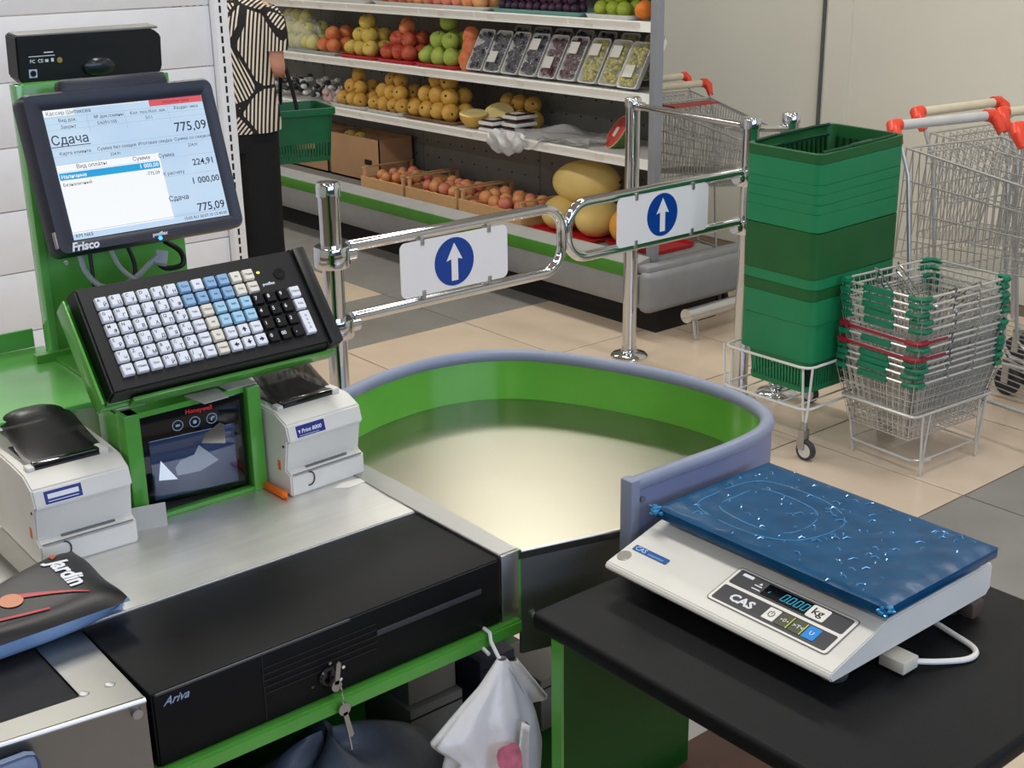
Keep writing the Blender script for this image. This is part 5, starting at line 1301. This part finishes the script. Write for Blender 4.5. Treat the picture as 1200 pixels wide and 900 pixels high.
# things stored under the counter
def crumple(name, label, c, r, mat, seed, cat='bag'):
    rnd = random.Random(seed); ph = [rnd.uniform(0, 6) for _ in range(6)]
    def f(u, v):
        a = 2*math.pi*u; q = v*math.pi*.5
        k = 1+.12*math.sin(3*a+ph[0])+.07*math.sin(7*a+ph[1]+5*v)+.03*math.sin(17*a+9*v)
        return (c[0]+r[0]*k*math.cos(a)*math.cos(q*.97), c[1]+r[1]*k*math.sin(a)*math.cos(q*.97), c[2]+r[2]*math.sin(q)*(1+.1*math.sin(4*a+ph[2])))
    o = MB().grid(f, 36, 14, wrap=True).out(name, mat, ang=80); base_mesh(o, c); return tag(o, label, cat)
crumple('stored_bag', 'dark grey blue bag lying on the shelf below the cash drawer', (.78, 1.36, .375), (.17, .11, .165), M('grey_blue_polythene', (92, 102, 116), .4, c2=(70, 78, 96), scale=9, bump=.3, bscale=20), 4)
for k, (x0, x1, y0_, y1_, z0, z1, lb) in enumerate(((.96, 1.06, 1.42, 1.55, .375, .475, 'lower pale carton stored behind the hanging bag'), (.965, 1.055, 1.43, 1.55, .477, .57, 'upper pale carton stored behind the hanging bag'), (1.08, 1.15, 1.40, 1.52, .375, .52, 'dark carton stored right of the hanging bag'), (1.17, 1.26, 1.36, 1.48, .375, .47, 'grey carton stored beside the green leg panel'))):
    mt = (M('dim_carton', (150, 150, 146), .7), M('dim_carton', (150, 150, 146), .7), M('blue_black_carton', (40, 44, 66), .6), M('grey_carton', (120, 116, 108), .7))[k]
    q = thing('carton', lb, 'box', ((x0+x1)/2, (y0_+y1_)/2, z0))
    MB().box(x0, x1, y0_, y1_, z0, z1, .002).out('box_body', mt, q)
    MB().box(x0-.0005, x1+.0005, y0_-.0006, y0_+.001, z1-.018, z1-.015).out('lid_line', BLACK, q)

# ================================================================== SHOPPER
C0 = V((2.625, 4.985, 0)); fx = V((.6, .8, 0)); rx = V((.8, -.6, 0))
def W(r_, f_, z): return C0+rx*r_+fx*f_+V((0, 0, z))
t = thing('person', 'shopper in black and cream striped blouse and black trousers, seen from behind', 'person', (C0.x, C0.y, 0))
sk = bpy.data.meshes.new('body'); 
J = {'pel': (0, 0, .84, .11), 'wst': (0, 0, 1.0, .10), 'chs': (0, .0, 1.18, .115), 'nck': (0, .01, 1.36, .05), 'hd0': (0, .02, 1.42, .055), 'hd1': (0, .025, 1.50, .085), 'hd2': (0, .02, 1.575, .07),
     'rsh': (.165, 0, 1.30, .052), 'rel': (.190, -.01, 1.055, .043), 'rwr': (.175, .20, 1.02, .028), 'rhd': (.165, .245, 1.02, .026), 'lsh': (-.165, 0, 1.30, .052), 'lel': (-.20, .01, 1.06, .042), 'lwr': (-.19, .16, .95, .028), 'lhd': (-.185, .21, .93, .026),
     'rhp': (.085, 0, .80, .085), 'rkn': (.09, .01, .45, .055), 'ran': (.09, -.02, .08, .037), 'rft': (.095, .10, .03, .028), 'lhp': (-.085, 0, .80, .085), 'lkn': (-.09, .01, .45, .055), 'lan': (-.09, -.02, .08, .037), 'lft': (-.095, .10, .03, .028)}
ks = list(J); E_ = [('pel', 'wst'), ('wst', 'chs'), ('chs', 'nck'), ('nck', 'hd0'), ('hd0', 'hd1'), ('hd1', 'hd2'), ('chs', 'rsh'), ('rsh', 'rel'), ('rel', 'rwr'), ('rwr', 'rhd'), ('chs', 'lsh'), ('lsh', 'lel'), ('lel', 'lwr'), ('lwr', 'lhd'), ('pel', 'rhp'), ('rhp', 'rkn'), ('rkn', 'ran'), ('ran', 'rft'), ('pel', 'lhp'), ('lhp', 'lkn'), ('lkn', 'lan'), ('lan', 'lft')]
# five short finger chains per hand, curled round the basket handle
for s, h in ((1, 'rhd'), (-1, 'lhd')):
    hx_, hf, hz, _ = J[h]
    for q in range(4):
        a = 'f%s%d' % (h, q); J[a] = (hx_+s*(-.024+.016*q), hf+.040-.004*abs(q-1), hz-.012, .0085); J[a+'b'] = (hx_+s*(-.024+.016*q), hf+.052-.004*abs(q-1), hz-.040, .0075)
        E_ += [(h, a), (a, a+'b')]
    a = 't%s' % h; J[a] = (hx_-s*.034, hf+.005, hz-.010, .010); J[a+'b'] = (hx_-s*.036, hf+.030, hz-.028, .009); E_ += [(h, a), (a, a+'b')]
ks = list(J)
sk.from_pydata([W(*J[k][:3])-C0 for k in ks], [(ks.index(a), ks.index(b_)) for a, b_ in E_], [])
bo = bpy.data.objects.new('body', sk); COL.objects.link(bo); bo.parent = t; sk.materials.append(SKIN)
mod = bo.modifiers.new('skin', 'SKIN')
for i, k in enumerate(ks):
    v = sk.skin_vertices[0].data[i]; v.radius = (J[k][3],)*2; v.use_root = (k == 'pel')
mod.use_smooth_shade = True
sd = bo.modifiers.new('sub', 'SUBSURF'); sd.levels = sd.render_levels = 2
def ringE(r0, f0, z, a, b_, n=28, w=0, ph=0): return [W(r0+a*(1+w*math.sin(6*t_+ph))*math.cos(t_), f0+b_*(1+w*math.sin(6*t_+ph))*math.sin(t_), z) for t_ in [2*math.pi*k/n for k in range(n)]]
BL = bpy.data.materials.new('striped_blouse_cloth'); BL.use_nodes = True
nt = BL.node_tree; n_ = nt.nodes; L_ = nt.links; p_ = n_['Principled BSDF']; p_.inputs['Roughness'].default_value = .8
tc = n_.new('ShaderNodeTexCoord')
vo = n_.new('ShaderNodeTexVoronoi'); vo.inputs['Scale'].default_value = 5.0; vo.inputs['Randomness'].default_value = .9; L_.new(tc.outputs['Object'], vo.inputs['Vector'])
ve = n_.new('ShaderNodeTexVoronoi'); ve.feature = 'DISTANCE_TO_EDGE'; ve.inputs['Scale'].default_value = 5.0; ve.inputs['Randomness'].default_value = .9; L_.new(tc.outputs['Object'], ve.inputs['Vector'])
sp = n_.new('ShaderNodeSeparateColor'); L_.new(vo.outputs['Color'], sp.inputs[0])
mr = n_.new('ShaderNodeMapRange'); mr.inputs[3].default_value = -1.0; mr.inputs[4].default_value = 1.0; L_.new(sp.outputs[0], mr.inputs[0])
vr = n_.new('ShaderNodeVectorRotate'); vr.rotation_type = 'AXIS_ANGLE'; vr.inputs['Axis'].default_value = (-.6, -.8, .0); L_.new(tc.outputs['Object'], vr.inputs['Vector']); L_.new(mr.outputs[0], vr.inputs['Angle'])
sx_ = n_.new('ShaderNodeVectorMath'); sx_.operation = 'DOT_PRODUCT'; sx_.inputs[1].default_value = (.8, -.6, 0); L_.new(vr.outputs[0], sx_.inputs[0])
mu = n_.new('ShaderNodeMath'); mu.operation = 'MULTIPLY'; mu.inputs[1].default_value = 430; L_.new(sx_.outputs['Value'], mu.inputs[0])
si = n_.new('ShaderNodeMath'); si.operation = 'SINE'; L_.new(mu.outputs[0], si.inputs[0])
gt = n_.new('ShaderNodeMath'); gt.operation = 'GREATER_THAN'; gt.inputs[1].default_value = .05; L_.new(si.outputs[0], gt.inputs[0])
ge = n_.new('ShaderNodeMath'); ge.operation = 'GREATER_THAN'; ge.inputs[1].default_value = .035; L_.new(ve.outputs['Distance'], ge.inputs[0])
mm_ = n_.new('ShaderNodeMath'); mm_.operation = 'MULTIPLY'; L_.new(gt.outputs[0], mm_.inputs[0]); L_.new(ge.outputs[0], mm_.inputs[1])
mx = n_.new('ShaderNodeMix'); mx.data_type = 'RGBA'; mx.inputs[6].default_value = rgb((18, 16, 16)); mx.inputs[7].default_value = rgb((222, 210, 190)); L_.new(mm_.outputs[0], mx.inputs[0]); L_.new(mx.outputs[2], p_.inputs['Base Color'])
b = MB()
loft(b, [ringE(0, 0, .80, .190, .135, w=.03), ringE(0, 0, .83, .192, .137, w=.03), ringE(0, 0, .90, .190, .135, w=.015), ringE(0, 0, 1.02, .178, .125), ringE(0, 0, 1.15, .185, .13), ringE(0, 0, 1.25, .188, .12), ringE(0, 0, 1.31, .17, .10), ringE(0, .005, 1.345, .11, .075), ringE(0, .01, 1.365, .062, .06), ringE(0, .01, 1.36, .055, .055)])
blz = b.out('blouse', BL, t, ang=80)
for s in (1, -1):
    b = MB(); rs = []
    for (cr, cf, cz, rr) in ((.135, 0, 1.315, .072), (.168, 0, 1.27, .072), (.182, -.003, 1.19, .066), (.186, -.005, 1.125, .063), (.186, -.005, 1.127, .057)):
        rs.append([W(s*cr+rr*math.cos(q)*s, cf+rr*math.sin(q), cz-.25*rr*math.cos(q)*(1 if cz > 1.25 else 0)) for q in [2*math.pi*k/20 for k in range(20)]])
    loft(b, rs).out('sleeve', BL, t, ang=80)
b = MB()
loft(b, [ringE(0, 0, .95, .165, .11), ringE(0, 0, .84, .178, .122), ringE(0, 0, .76, .180, .125), ringE(0, 0, .72, .178, .115)])
for s in (1, -1): loft(b, [ringE(s*.085, 0, .76, .095, .115, 20), ringE(s*.088, 0, .55, .088, .098, 20), ringE(s*.09, 0, .35, .082, .09, 20), ringE(s*.092, -.01, .05, .088, .10, 20), ringE(s*.092, -.01, .05, .08, .09, 20)])
b.out('trousers', TROUS, t, ang=80)
b = MB().ball(W(0, .005, 1.535), (.092, .098, .095), 20, 12).ball(W(0, -.04, 1.47), (.075, .06, .08), 16, 10); b.out('hair', HAIR, t, ang=180)
for s in (1, -1):
    b = MB().ball(W(s*.092, .05, .035), (.045, .085, .035), 14, 8); b.out('shoe', BLACK, t, ang=180)
# her basket
hb = dup(pa, (2.925, 5.11, .628), (0, 0, R(-14)), 'dark green hand basket hanging from the arm of the striped shopper')
for c in list(hb.children):
    if c.name.startswith(('body', 'slatted')): c.data = c.data.copy(); c.data.materials[0] = M('dark_basket_green', (6, 92, 54), .42)
for key_ in ('group',):
    if key_ in hb: del hb[key_]
for c in list(hb.children):
    if c.name.startswith('handle'): bpy.data.objects.remove(c)
m_ = Matrix.Rotation(R(14), 4, 'Z')
def hl(p): return m_ @ (V(p)-V((2.925, 5.11, .628)))
MB().tube([hl(p) for p in catmull([(2.925, 4.975, .845), (2.915, 4.985, .93), (2.895, 5.0, 1.04), (2.915, 5.05, 1.062), (2.95, 5.13, 1.04), (2.99, 5.22, .93), (2.995, 5.24, .845)], 5)], .009, 8).out('handle', BLACK, hb)
